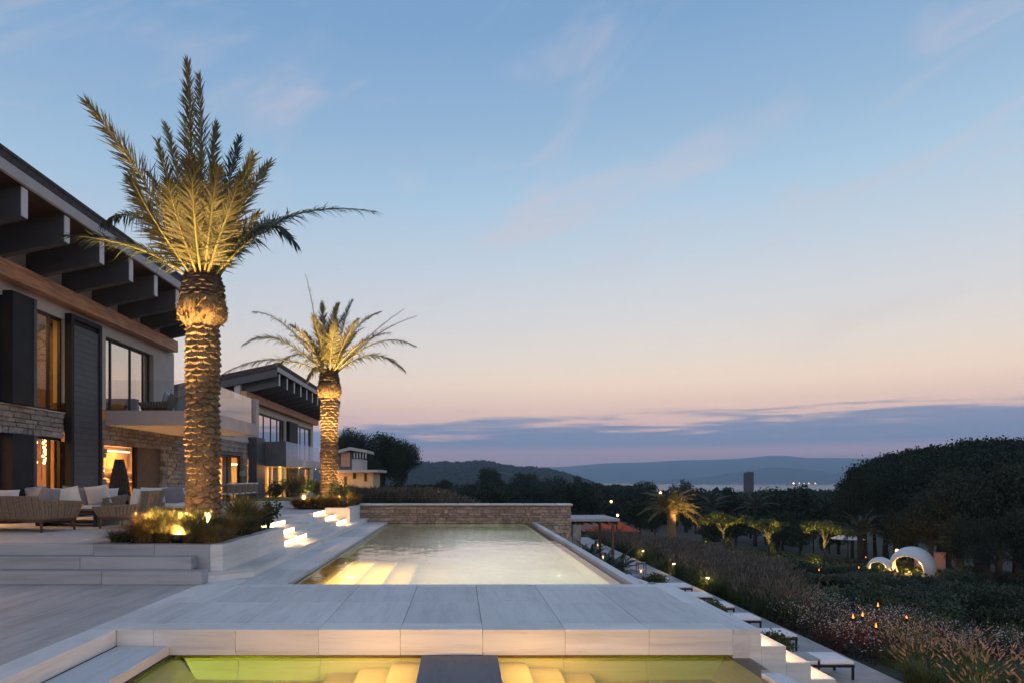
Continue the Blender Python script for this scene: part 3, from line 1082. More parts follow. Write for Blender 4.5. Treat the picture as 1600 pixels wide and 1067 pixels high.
# ================================================================== houses
def roof_parts(h, d0, d1, dz, raf0, nraf):
    """mono-pitch roof that rises towards the pool on deep rafters; eave edge at x=-8.56"""
    sl = 0.21
    def zt(x): return 7.79 + dz + (x + 8.56) * sl
    xb = -17.0
    rf = MB().prism([(-8.56, zt(-8.56)), (xb, zt(xb)), (xb, zt(xb) - 0.2), (-8.56, zt(-8.56) - 0.2)], 1, d0, d1).build("roof", MAT["roof_tile"], h)
    # ragged tile edge along the eave and the verge
    MB().prism([(-8.54, zt(-8.54) + 0.018), (-8.80, zt(-8.80) + 0.018), (-8.80, zt(-8.80) + 0.002), (-8.54, zt(-8.54) - 0.05)], 1, d0 - .01, d1 + .01).build("drip_edge", MAT["roof_tile"], rf)
    # half-round gutter brackets under the edge
    MB().prism([(-8.565, zt(-8.565) - 0.202), (-8.62, zt(-8.62) - 0.202), (-8.62, zt(-8.62) - 0.42), (-8.565, zt(-8.565) - 0.42)], 1, d0 + .003, d1 - .003).build("fascia_board", MAT["fascia"], rf)
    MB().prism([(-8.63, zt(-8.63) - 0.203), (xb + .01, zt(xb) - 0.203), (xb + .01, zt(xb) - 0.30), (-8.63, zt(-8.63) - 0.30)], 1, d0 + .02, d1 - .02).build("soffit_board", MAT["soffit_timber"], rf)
    # verge boards
    for yy in (d0 + 0.004, d1 - 0.064):
        MB().prism([(-8.64, zt(-8.64) - 0.302), (xb + .02, zt(xb) - 0.302), (xb + .02, zt(xb) - 0.62), (-8.64, zt(-8.64) - 0.62)], 1, yy, yy + .06).build("verge_board", MAT["rafter_paint"], rf)
    for k in range(nraf):
        y = raf0 + 1.468 * k
        zb = zt(-8.66)
        p = [(-8.66, zb - 0.43), (-12.2, zb - 0.43 - 3.54 * sl), (-12.2, zb - 1.01 - 3.54 * sl), (-8.66, zb - 1.01)]
        r = MB().prism(p, 1, y - 0.1, y + 0.1).build("rafter", MAT["rafter_paint"], rf)
        MB().prism([(-8.64, zb - 0.435), (-8.659, zb - 0.435), (-8.659, zb - 1.005), (-8.64, zb - 1.005)], 1, y - 0.098, y + 0.098).build("rafter_end", MAT["rafter_end"], rf)
    return rf


def box_part(h, name, m, *bx, ch=None):
    b = MB()
    for q in bx:
        if ch: b.cbox(*q, ch)
        else: b.box(*q)
    return b.build(name, MAT[m], h)


def window(h, d0, d1, z0, z1, mull, glass="window_glass", x=-10.50, fw=0.06, name="window"):
    """glazed opening in the facade plane running along y; mull = mullion positions"""
    w = MB()
    w.box(x - .05, x + .03, d0, d1, z0, z0 + fw)
    w.box(x - .05, x + .03, d0, d1, z1 - fw, z1)
    for y in [d0 + fw / 2] + list(mull) + [d1 - fw / 2]:
        w.box(x - .05, x + .03, y - fw / 2, y + fw / 2, z0 + fw, z1 - fw)
    f = w.build(name, MAT["black_metal"], h)
    e = [d0 + fw / 2] + list(mull) + [d1 - fw / 2]
    for a, c in zip(e[:-1], e[1:]):
        MB().add([(x, a + fw / 2, z0 + fw), (x, c - fw / 2, z0 + fw), (x, c - fw / 2, z1 - fw), (x, a + fw / 2, z1 - fw)], [(0, 1, 2, 3)]).build("pane", MAT[glass], f, fix=False)
    return f


def curtain(label, x, y0, y1, z0, z1, group=None, amp=0.05, m="curtain"):
    n = max(10, int((y1 - y0) / 0.045))
    vs, fs = [], []
    for i in range(n + 1):
        y = y0 + (y1 - y0) * i / n
        dx = amp * math.sin(i * 1.9) + random.uniform(-.008, .008)
        vs += [(x + dx, y, z0), (x + dx * .8, y, z1)]
    vs += [(p[0] - .012, p[1], p[2]) for p in vs]
    k = 2 * (n + 1)
    for i in range(n):
        a = 2 * i
        fs.append((a, a + 2, a + 3, a + 1))
        fs.append((a + k, a + k + 1, a + k + 3, a + k + 2))
    o = MB().add(vs, fs).build("curtain", MAT[m], fix=False, smooth=True)
    return tag(o, label, "curtain", group)


# ---------------------------------------------------------------- main house
H = thing("house", "large two storey villa with stone bands and deep rafters on the left", "house", (-12, 19, 0.56))
roof_parts(H, 9.0, 24.4, 0.0, 12.10 - 1.468 * 2, 11)
FX = -10.4
box_part(H, "timber_beam", "timber_beam", (-10.40, -10.1, 9.0, 24.5, 6.09, 6.47))
wallp = box_part(H, "wall", "plaster",
                 (-10.7, FX, 9.0, 24.87, 5.75, 6.09), (-10.7, -10.42, 9.0, 24.87, 6.09, 7.02),
                 (-10.7, FX, 17.97, 20.07, 3.58, 5.75), (-10.7, FX, 23.2, 24.87, 3.58, 5.75),
                 (-10.7, FX, 9.0, 11.6, 0.56, 5.75))
box_part(H, "end_wall", "plaster", (-16.8, -10.7, 24.6, 24.87, 3.58, 6.0))
box_part(H, "end_wall", "plaster", (-16.8, -10.7, 9.0, 9.3, 0.56, 6.0))
box_part(H, "rear_wall", "plaster", (-17.0, -16.8, 9.0, 34, 0.56, 6.0))
# floors and rooms
box_part(H, "floor_slab", "room_wood", (-16.8, -10.72, 9.3, 33.4, 0.5, 0.565), (-16.8, -10.72, 9.3, 33.4, 2.95, 3.26))
box_part(H, "ceiling", "room_wall", (-16.8, -10.72, 9.3, 24.6, 5.86, 5.98), (-16.8, -10.72, 9.3, 33.4, 2.86, 2.945))
box_part(H, "partition", "room_wood", (-14.6, -14.4, 9.3, 33.4, 0.566, 2.855), (-14.4, -10.75, 19.86, 20.0, 0.566, 2.855), (-14.4, -10.75, 29.2, 29.4, 0.566, 2.855))
box_part(H, "partition", "room_dark", (-14.1, -13.9, 9.3, 19.4, 3.262, 5.855), (-13.9, -10.75, 19.0, 19.2, 3.262, 5.855))
box_part(H, "partition", "room_wall", (-14.1, -13.9, 19.4, 24.6, 3.262, 5.855))
box_part(H, "flat_roof", "balcony_plaster", (-16.8, -10.35, 24.88, 33.6, 3.30, 3.46))
# stone spandrel (left) and stone ground floor (right)
sp = box_part(H, "stone_band", "mortar", (-10.7, -10.46, 11.6, 17.96, 2.63, 3.28))
masonry(sp, 1, FX, 1, 13.2, 17.96, 2.63, 3.28, 0.34, 0.135, "house_block", 0.11)
box_part(H, "sill", "plaster", (-10.7, -10.36, 11.6, 17.96, 3.281, 3.31))
sg = box_part(H, "stone_facing", "mortar", (-10.7, -10.46, 19.52, 33.5, 2.65, 3.298), (-10.7, -10.46, 24.02, 29.6, 0.56, 2.65),
              (-10.7, -10.46, 32.8, 33.5, 0.56, 2.65), (-10.7, -10.46, 19.52, 20.07, 0.56, 2.65))
masonry(sg, 1, FX, 1, 19.54, 26.2, 0.56, 3.298, 0.36, 0.15, "house_block", 0.11, keep=lambda a, z: z > 2.64 or a > 24.05 or a < 20.0)
masonry(sg, 1, FX, 1, 26.2, 33.5, 0.56, 3.298, 0.62, 0.27, "house_block", 0.11, keep=lambda a, z: z > 2.64 or a < 29.5 or a > 32.9)
# dark slatted shutter two storeys tall
sh = box_part(H, "shutter", "dark_metal", (-10.399, -10.30, 17.98, 19.52, 0.56, 5.92), (-10.30, -10.215, 17.98, 18.10, 0.56, 5.92),
              (-10.30, -10.215, 19.38, 19.52, 0.56, 5.92), (-10.30, -10.215, 18.10, 19.38, 5.80, 5.92))
z = 0.60
sm_ = MB().cbox(-10.299, -10.245, 18.105, 19.375, 0, 0.154, 0.004).mesh("slat", MAT["slat_metal"], fix=False)
while z < 5.64:
    o = link("slat", sm_, sh)
    o.location = (0, 0, z)
    z += 0.158
# dark pier between the left windows
box_part(H, "dark_pier", "dark_metal", (-10.7, -10.16, 15.53, 16.28, 0.56, 2.62), (-10.7, -10.16, 15.53, 16.28, 3.312, 5.86), ch=0.01)
box_part(H, "pier_trim", "slat_metal", (-10.55, -10.14, 16.282, 16.40, 0.56, 2.62), (-10.55, -10.14, 16.282, 16.40, 3.312, 5.86), ch=0.008)
window(H, 11.6, 15.52, 3.312, 5.75, (13.4, 15.0))
window(H, 16.41, 17.95, 3.312, 5.75, (17.42,), "door_glass")
window(H, 11.6, 15.52, 0.58, 2.625, (13.4, 15.0), "door_glass")
window(H, 16.41, 17.95, 0.58, 2.625, (17.45,), "door_glass")
window(H, 20.09, 23.18, 3.60, 5.745, (20.62, 21.85, 22.75), x=-10.56)
window(H, 29.6, 32.8, 0.58, 2.645, (31.1,), "door_glass", x=-10.58)
window(H, 20.09, 22.25, 0.58, 2.645, (), "door_glass", x=-10.60)
box_part(H, "sliding_door", "room_dark", (-10.58, -10.50, 22.25, 24.0, 0.57, 2.645))

curtain("tan curtain beside the upper left window", -10.95, 18.55, 18.98, 3.30, 5.7)
curtain("tan curtain gathered in the ground floor left window", -10.95, 18.45, 19.1, 0.58, 2.6)
curtain("amber curtain in the far ground floor window, nearer the palm", -10.95, 29.7, 30.7, 0.58, 2.6)
curtain("amber curtain at the right end of the far ground floor window", -10.95, 31.5, 32.7, 0.58, 2.6)
curtain("tan curtain behind the balcony window at its right end", -10.95, 22.4, 23.1, 3.6, 5.7)

# room behind the open door: back cabinets, counter with bowls
cab = thing("wall_cabinet", "amber lit wooden cabinet wall inside the open door", "cabinet", (-13.0, 22.3, 0.566))
box_part(cab, "backboard", "room_wood", (-14.39, -14.2, 19.2, 29.1, 0.57, 2.84))
for k in range(11):
    box_part(cab, "cupboard_door", "room_wood", (-14.2, -14.0, 19.25 + 0.87 * k, 20.1 + 0.87 * k, 2.0, 2.62), ch=0.01)
box_part(cab, "niche_light", "led_warm", (-14.1, -14.0, 19.3, 29.0, 2.66, 2.70))
cnt = thing("counter", "long wooden counter inside the open door", "counter", (-12.9, 22.3, 0.566))
box_part(cnt, "top", "room_wood", (-13.4, -12.7, 21.0, 29.0, 1.42, 1.47), ch=0.008)
box_part(cnt, "body", "room_wood", (-13.3, -12.8, 21.1, 28.9, 0.566, 1.42))
for yy, lb in ((25.5, "dark footed bowl on the counter left of the woven cone"), (27.15, "dark footed bowl on the counter right of the woven cone")):
    o = MB().lathe([(0.0, 0), (0.13, 0), (0.10, 0.03), (0.05, 0.07), (0.09, 0.11), (0.21, 0.19), (0.24, 0.30), (0.22, 0.36), (0.19, 0.36), (0.2, 0.28), (0.0, 0.17)], 20).build("bowl", MAT["room_dark"], smooth=True)
    o.location = (-13.05, yy, 1.471)
    tag(o, lb, "bowl")
lamp("room_lamp", "AREA", (-12.6, 25.2, 2.82), 950, (1.0, 0.6, 0.2), H, 2.6, (-12.6, 25.2, 0), sizey=6)
lamp("room_lamp", "POINT", (-13.7, 25.0, 1.75), 60, WARM, H, 0.2)
lamp("room_lamp", "POINT", (-13.7, 27.6, 1.75), 60, WARM, H, 0.2)
lamp("room_lamp", "POINT", (-12.2, 31.0, 2.3), 700, AMBER, H, 0.3)
lamp("room_lamp", "AREA", (-12.5, 15.5, 2.82), 420, AMBER, H, 2.0, (-12.5, 15.5, 0), sizey=5)
lamp("room_lamp", "AREA", (-12.3, 15.5, 5.84), 220, AMBER, H, 2.2, (-12.3, 15.5, 0), sizey=6)
lamp("room_lamp", "AREA", (-12.3, 22.0, 5.84), 60, AMBER, H, 2.2, (-12.3, 22.0, 0), sizey=4)
# chandelier of small bulbs
ch = thing("chandelier", "tall chandelier of glowing bulbs behind the ground floor window", "chandelier", (-11.75, 19.25, 2.6))
MB().tube([(-11.75, 19.2, 2.85), (-11.75, 19.2, 1.55)], 0.012, 6).build("stem", MAT["black_metal"], ch)
for k in range(24):
    col_ = k % 2
    cx0 = (-11.95, -11.66)[col_]
    zz_ = 2.72 - 0.062 * (k // 2) - .02 * col_
    MB().lathe([(0, -0.04), (0.03, -0.018), (0.034, 0.014), (0.016, 0.04), (0, 0.045)], 8, (cx0 + .03 * math.sin(k * 2.1), 19.2 + .05 * math.cos(k * 1.7), zz_)).build("bulb", MAT["bulb"], ch, True)
lamp("chandelier_lamp", "POINT", (-11.3, 18.7, 2.0), 30, WARM, ch, 0.15)

# balcony
bal = box_part(H, "balcony", "balcony_plaster", (-10.39, -7.46, 20.0, 25.4, 3.14, 3.57), ch=0.012)
def gpane(parent, pts, m="balustrade_glass"):
    return MB().add(pts, [(0, 1, 2, 3)]).build("glass_panel", MAT[m], parent, fix=False)
for x0, x1 in ((-10.35, -9.4), (-9.38, -8.43), (-8.41, -7.52)):
    gpane(bal, [(x0, 20.08, 3.572), (x1, 20.08, 3.572), (x1, 20.08, 4.47), (x0, 20.08, 4.47)])
y = 20.1
while y < 24.9:
    gpane(bal, [(-7.54, y, 3.572), (-7.54, y + 1.19, 3.572), (-7.54, y + 1.19, 4.47), (-7.54, y, 4.47)], "balcony_glass_coated")
    y += 1.21
box_part(bal, "end_fin", "balcony_plaster", (-9.2, -7.46, 25.0, 25.39, 3.572, 4.50))
box_part(H, "dark_end_panel", "slat_metal", (-10.38, -9.95, 33.52, 34.9, 0.4, 3.6), ch=0.01)
# added glowing discs and spots for door spill on the soffit and stone
for yy in (20.6, 22.9, 24.6):
    o = MB().lathe([(0, 0), (0.05, 0), (0.05, 0.01), (0, 0.01)], 12).build("soffit_fill_disc", MAT["uplight_lens"], H)
    o.location = (-10.05, yy, 0.562)
    lamp("soffit_fill", "SPOT", (-10.0, yy, 0.60), 90, AMBER, H, 0.04, (-9.1, yy + .1, 3.1), R(95), 0.9)

# ---------------------------------------------------------------- second house
DZ = -0.75
H2 = thing("house", "second villa of the same style farther back between the palms", "house", (-12, 41, 0.4))
roof_parts(H2, 32.3, 49.0, DZ, 32.8, 12)
box_part(H2, "timber_beam", "timber_beam", (-10.40, -10.1, 32.42, 48.9, 6.09 + DZ, 6.47 + DZ))
box_part(H2, "wall", "plaster", (-10.7, FX, 32.42, 48.5, 5.72 + DZ, 6.09 + DZ), (-10.7, -10.42, 32.42, 48.5, 6.09 + DZ, 7.0 + DZ),
         (-10.7, FX, 32.42, 35.2, 3.47, 5.72 + DZ), (-10.7, FX, 40.6, 43.2, 2.62, 5.72 + DZ), (-10.7, FX, 47.9, 48.5, 0.4, 5.72 + DZ),
         (-10.7, FX, 34.0, 48.0, 2.25, 2.62), (-10.7, FX, 37.95, 39.2, 0.4, 2.25), (-10.7, FX, 40.7, 43.5, 0.4, 2.25), (-10.7, FX, 34.0, 35.3, 0.4, 2.25))
box_part(H2, "end_wall", "rafter_paint", (-16.8, -10.7, 32.42, 32.7, 3.47, 5.6))
box_part(H2, "rear_wall", "plaster", (-17.0, -16.8, 32.4, 48.5, 0.4, 5.4), (-16.8, -10.7, 48.2, 48.5, 0.4, 5.4))
box_part(H2, "floor_slab", "room_wood", (-16.8, -10.72, 34, 48.2, 0.36, 0.42), (-16.8, -10.72, 33.7, 48.2, 2.3, 2.6), (-16.8, -10.72, 32.7, 48.2, 5.0, 5.1))
box_part(H2, "partition", "room_wall", (-13.8, -13.6, 34, 48.2, 0.42, 2.3), (-13.8, -13.6, 34, 48.2, 2.6, 5.0))
window(H2, 35.22, 40.58, 2.63, 5.71 + DZ, (36.6, 38.0, 39.3), x=-10.52)
window(H2, 43.22, 47.88, 2.63, 5.71 + DZ, (45.0, 46.4), x=-10.52)
window(H2, 35.32, 37.93, 0.43, 2.24, (36.9,), "door_glass", x=-10.55)
window(H2, 39.22, 40.68, 0.43, 2.24, (), "door_glass", x=-10.55)
window(H2, 43.52, 47.88, 0.43, 2.24, (45.0, 46.4), "door_glass", x=-10.55)
box_part(H2, "dark_pier", "dark_metal", (-10.399, -10.2, 41.0, 43.1, 0.4, 5.0), ch=0.01)
b2 = box_part(H2, "balcony", "balcony_plaster", (-10.38, -8.92, 35.06, 43.6, 2.2, 2.62), ch=0.01)
box_part(b2, "side_panel", "panel_metal", (-10.38, -8.9, 35.0, 35.055, 2.19, 3.46))
y = 35.1
while y < 43:
    gpane(b2, [(-8.96, y, 2.622), (-8.96, y + 1.38, 2.622), (-8.96, y + 1.38, 3.48), (-8.96, y, 3.48)], "balcony_glass_coated")
    y += 1.4
curtain("tan curtain in the second villa upper window", -10.9, 38.0, 40.4, 2.65, 4.9)
curtain("tan curtain in the second villa ground floor right window", -10.9, 46.0, 47.8, 0.45, 2.2)
lamp("room_lamp", "POINT", (-12.0, 36.6, 1.9), 700, WARM, H2, 0.3)
lamp("room_lamp", "POINT", (-11.6, 40.0, 1.6), 200, (1.0, 0.75, 0.2), H2, 0.2)
lamp("room_lamp", "POINT", (-12.0, 45.5, 1.9), 700, AMBER, H2, 0.3)
lamp("room_lamp", "POINT", (-12.2, 38.5, 4.3), 130, AMBER, H2, 0.3)
for yy in (36.5, 40.9, 45.5):
    o = MB().lathe([(0, 0), (0.03, 0), (0.03, 0.02), (0, 0.02)], 12).build("soffit_light", MAT["led_warm"], H2)
    o.location = (-9.6, yy, 2.178)
    lamp("soffit_lamp", "POINT", (-9.65, yy, 2.0), 22, AMBER, H2, 0.05)

# ---------------------------------------------------------------- guest house
H3 = thing("house", "small guest house with flat roof and upper box behind the farther palm", "house", (-9, 72, 0.5))
ox = lambda u, D: (u - 718) / 1067 * D
oz = lambda v, D: 1.6 + (746 - v) / 1067 * D
D3 = 70.0
box_part(H3, "wall", "room_wall", (ox(505, D3), ox(583, D3), D3, D3 + 0.3, -0.5, oz(738, D3)), (ox(583, D3) - .3, ox(583, D3), D3 + .3, D3 + 6, -0.5, oz(738, D3)))
for u0, u1, v0, v1 in ((537, 543, 743, 758), (551, 557, 737.5, 748), (568.5, 574, 738.5, 752)):
    fr = box_part(H3, "window", "room_wood", (ox(u0, D3), ox(u1, D3), D3 - .03, D3 - .002, oz(v1, D3), oz(v0, D3)))
    box_part(fr, "pane", "black_metal", (ox(u0, D3) + .06, ox(u1, D3) - .06, D3 - .045, D3 - .031, oz(v1, D3) + .06, oz(v0, D3) - .06))
box_part(H3, "flat_roof", "fascia", (ox(500, D3), ox(593, D3), D3 - .7, D3 + 7, oz(737.5, D3) - .02, oz(733.5, D3)), ch=0.04)
box_part(H3, "upper_wall", "rafter_paint", (ox(505, D3), ox(546, D3), D3 + 1.6, D3 + 6, oz(733.5, D3), oz(704, D3)))
box_part(H3, "upper_timber", "timber_beam", (ox(529, D3), ox(543, D3), D3 + 1.5, D3 + 1.598, oz(728, D3), oz(705, D3)))
box_part(H3, "upper_corner", "fascia", (ox(546, D3) + .003, ox(546, D3) + 1.0, D3 + 1.6, D3 + 6, oz(733.5, D3), oz(716, D3)))
MB().prism([(ox(500, D3), oz(709, D3)), (ox(544, D3), oz(697, D3)), (ox(572, D3), oz(702, D3)), (ox(572, D3), oz(706.5, D3)), (ox(544, D3), oz(702, D3)), (ox(500, D3), oz(714, D3))], 1, D3 + 1.0, D3 + 6.5).build("upper_roof", MAT["fascia"], H3)
for k in range(5):
    box_part(H3, "roof_post", "rafter_end", (ox(550 + 4.6 * k, D3), ox(551.3 + 4.6 * k, D3), D3 + 1.2, D3 + 1.3, oz(715, D3), oz(706, D3)))
lamp("porch_lamp", "POINT", (ox(532, D3), D3 - 1.2, 1.2), 70, AMBER, H3, 0.2)
lamp("porch_lamp", "POINT", (ox(570, D3), D3 - 1.6, 0.9), 30, AMBER, H3, 0.2)

# ================================================================== palms
def frond_geo(p0, p1, p2, rng, n=58, lmax=0.62, width=0.023, lift=0.45, droop=0.12, seg=26, rr=0.028, side_hint=None, twist=None, dense=1.0):
    """pinnate leaf along a quadratic curve: returns (leaflet V, F), rachis MB"""
    p0, p1, p2 = (np.array(p, float) for p in (p0, p1, p2))
    def cur(t): return ((1 - t) ** 2)[:, None] * p0 + (2 * t * (1 - t))[:, None] * p1 + (t ** 2)[:, None] * p2
    def tan(t):
        d = (2 * (1 - t))[:, None] * (p1 - p0) + (2 * t)[:, None] * (p2 - p1)
        return d / np.linalg.norm(d, axis=1)[:, None]
    chord = p2 - p0
    side = np.cross(chord, (p1 - p0))
    if np.linalg.norm(side) < 1e-3 or side_hint is not None:
        side = np.array(side_hint if side_hint is not None else (1, 0.2, 0), float)
    side = side - chord * side.dot(chord) / chord.dot(chord)
    side /= np.linalg.norm(side)
    tw = rng.uniform(-.5, .5) if twist is None else twist
    cn = np.cross(chord / np.linalg.norm(chord), side)
    side = side * math.cos(tw) + cn * math.sin(tw)
    n = int(n * dense)
    t = np.linspace(0.10, 0.995, n)
    Vs, Fs, base = [], [], 0
    for sg in (-1, 1):
        tt = np.clip(t + rng.uniform(-.005, .005, n), 0.05, 1)
        P0 = cur(tt)
        T = tan(tt)
        S = np.broadcast_to(side * sg, T.shape)
        N = np.cross(np.broadcast_to(side, T.shape), T)
        N *= np.where(N[:, 2:3] < -0.15, -1, 1)
        L = lmax * (np.minimum(1, 0.35 + 2.6 * tt) * (1 - 0.62 * tt ** 2.2)) * rng.uniform(0.8, 1.12, n)
        al = np.radians(56 - 34 * tt + rng.normal(0, 9, n))
        be = lift + rng.normal(0, 0.42, n)
        lat = S * np.cos(be)[:, None] + N * np.sin(be)[:, None]
        d = T * np.cos(al)[:, None] + lat * np.sin(al)[:, None]
        wv = np.cross(d, N)
        wv /= np.maximum(1e-6, np.linalg.norm(wv, axis=1))[:, None]
        w = (width * rng.uniform(0.8, 1.2, n))[:, None]
        mid = P0 + d * (L * .5)[:, None]
        tip = P0 + d * L[:, None]
        dr = (droop * L * rng.uniform(0.4, 1.8, n))
        mid[:, 2] -= dr * .3
        tip[:, 2] -= dr
        V = np.stack([P0 - wv * w * .35, P0 + wv * w * .35, mid + wv * w * .5, mid - wv * w * .5, tip], 1).reshape(-1, 3)
        k = base + np.arange(n) * 5
        F = np.concatenate([np.stack([k, k + 1, k + 2], 1), np.stack([k, k + 2, k + 3], 1), np.stack([k + 3, k + 2, k + 4], 1)])
        Vs.append(V)
        Fs.append(F)
        base += n * 5
    ts = np.linspace(0, 1, 12)
    C = cur(ts)
    rb = MB().tube([tuple(c) for c in C], [max(0.004, rr * (1 - .85 * s)) for s in ts], 6)
    return np.concatenate(Vs), np.concatenate(Fs), rb


def add_frond(parent, *a, mat="palm_leaf_lit", **kw):
    V, F, rb = frond_geo(*a, **kw)
    me = fast_mesh("frond", V, F, MAT[mat])
    o = link("frond", me, parent)
    rb.build("rachis", MAT["rachis"], o, True)
    return o


def scar_mesh(m, kind=0):
    """cut leaf base: wedge with a lens outline; local x = round the trunk, y = outwards, z = up"""
    pts = []
    nseg = 8
    top = [(math.cos(math.pi * i / nseg), 0, 0.5 * math.sin(math.pi * i / nseg) ** 0.8) for i in range(nseg + 1)]
    lip = [(0.98 * math.cos(math.pi * i / nseg), 1.0 * math.sin(math.pi * i / nseg) ** .6, -0.24 * math.sin(math.pi * i / nseg)) for i in range(nseg + 1)]
    bot = [(math.cos(math.pi * i / nseg), 0, -0.5 * math.sin(math.pi * i / nseg) ** 0.8) for i in range(nseg + 1)]
    V = top + lip + bot
    F = []
    n = nseg + 1
    for r in (0, n):
        for i in range(nseg):
            F.append((r + i, r + i + 1, r + n + i + 1, r + n + i))
    return MB().add(V, F).mesh("leaf_scar", MAT[m])


SCARS = []
for _k in range(5):
    _m = scar_mesh("leaf_scar")
    _r = random.Random(50 + _k)
    for _v in _m.vertices:
        _v.co.x += _r.uniform(-.04, .04)
        _v.co.y += _r.uniform(-.12, .12) if _v.co.y > .2 else 0
        _v.co.z += _r.uniform(-.045, .045)
    SCARS.append(_m)
HEAD = scar_mesh("head_scale")


def big_palm(label, base, trunk_h, r_base, r_mid, fronds, seed, rows, around, skirt_r=0.43, head_h=0.55):
    """base: foot of the trunk, fronds: list of (mid control, tip, kw) in metres relative to the crown centre"""
    rng = np.random.default_rng(seed)
    rr = random.Random(seed)
    bx, by, bz = base
    t = thing("palm_tree", label, "palm tree", base)
    def rad(f):
        return r_mid + (r_base - r_mid) * math.exp(-f * 9) + 0.012 * math.sin(f * 17)
    prof = [(rad(i / 30) - 0.02, trunk_h * i / 30) for i in range(31)]
    tr = MB().lathe(prof, 24, base, 0.02, rr).build("trunk", MAT["trunk_bark"], t, True)
    dz = trunk_h / rows
    for i in range(rows):
        f = (i + .5) / rows
        ra = rad(f) - 0.022
        for k in range(around):
            a = 2 * math.pi * (k + .5 * (i % 2)) / around + rr.uniform(-.05, .05)
            o = link("leaf_scar", rr.choice(SCARS), tr)
            o.location = (bx + ra * math.cos(a), by + ra * math.sin(a), bz + f * trunk_h + rr.uniform(-.012, .012))
            o.rotation_euler = (rr.uniform(-.06, .06), rr.uniform(-.05, .05), a - math.pi / 2)
            flat = 1.0 if f > 0.12 else 0.5
            o.scale = (math.pi * ra / around * 1.10, 0.066 * flat * rr.uniform(.8, 1.25), dz * rr.uniform(1.5, 1.75))
    # fibrous skirt where the old leaves were shaved
    z0 = trunk_h
    sk = MB().lathe([(r_mid * .95, z0 - 0.06), (r_mid * 1.12, z0 + 0.01), (skirt_r * .97, z0 + 0.12), (skirt_r, z0 + 0.24), (skirt_r * .96, z0 + 0.40), (skirt_r * .84, z0 + 0.50), (r_mid * .8, z0 + 0.51)], 34, base, 0.10, rr)
    sko = sk.build("fibre_skirt", MAT["fibre"], t, True)
    b = MB()
    for k in range(260):     # loose fibres and stubs
        a = rr.uniform(0, 2 * math.pi)
        zc = z0 + rr.uniform(0.03, 0.5)
        ra = skirt_r * (0.93 if 0.1 < zc - z0 < 0.4 else .85)
        l = rr.uniform(0.05, 0.13)
        b.tube([(bx + ra * math.cos(a), by + ra * math.sin(a), bz + zc), (bx + (ra + l * .6) * math.cos(a + .12), by + (ra + l * .6) * math.sin(a + .12), bz + zc + rr.uniform(-.09, .10))], [rr.uniform(.008, .03), .003], 4, False)
    tag(b.build("loose_fibre", MAT["fibre"], sko), kind="stuff")
    # pineapple-like head of cut stubs
    hz = z0 + 0.50
    hd = MB().lathe([(skirt_r * .80, hz), (skirt_r * .86, hz + head_h * .35), (skirt_r * .72, hz + head_h * .75), (skirt_r * .5, hz + head_h), (0.05, hz + head_h * 1.06)], 24, base, 0.03, rr).build("head", MAT["head_scale"], t, True)
    nr = 7
    for i in range(nr):
        f = (i + .4) / nr
        ra = skirt_r * (0.83 - 0.28 * max(0, f - .25))
        for k in range(13):
            a = 2 * math.pi * (k + .5 * (i % 2)) / 13
            o = link("leaf_stub", HEAD, hd)
            o.location = (bx + (ra - .02) * math.cos(a), by + (ra - .02) * math.sin(a), bz + hz + f * head_h)
            o.rotation_euler = (rr.uniform(.1, .4), rr.uniform(-.1, .1), a - math.pi / 2)
            o.scale = (0.092, rr.uniform(.05, .09), 0.115)
    cz = bz + hz + head_h * .92
    for mid, tip, kw in fronds:
        kw = dict(kw)
        m = np.array(mid, float)
        rdir = np.array([m[0], m[1], 0.0])
        ln = np.linalg.norm(rdir)
        off = rdir / ln * min(0.22, ln) if ln > .05 else np.zeros(3)
        p0 = np.array([bx, by, cz - .12]) + off
        add_frond(t, p0, np.array([bx, by, cz]) + m, np.array([bx, by, cz]) + np.array(tip, float), rng=rng, dense=1.9, **kw)
    return t


def tip_m(u, v, cu, cv, s):
    return ((u - cu) / s, (cv - v) / s)


def frond_list(lst, cu, cv, s, D0=0):
    out = []
    x0, z0, d0 = (cu - 718) / s, (746 - cv) / s, 1067 / s
    for (mu, mv, tu, tv, my, ty, kw) in lst:
        km, kt = (d0 + my) / 1067, (d0 + ty) / 1067
        a, b_ = (mu - 718) * km - x0, (746 - mv) * km - z0
        c, d = (tu - 718) * kt - x0, (746 - tv) * kt - z0
        out.append(((a, my, b_), (c, ty, d), kw))
    return out


LIT, UNLIT = {}, {"mat": "palm_leaf_unlit"}
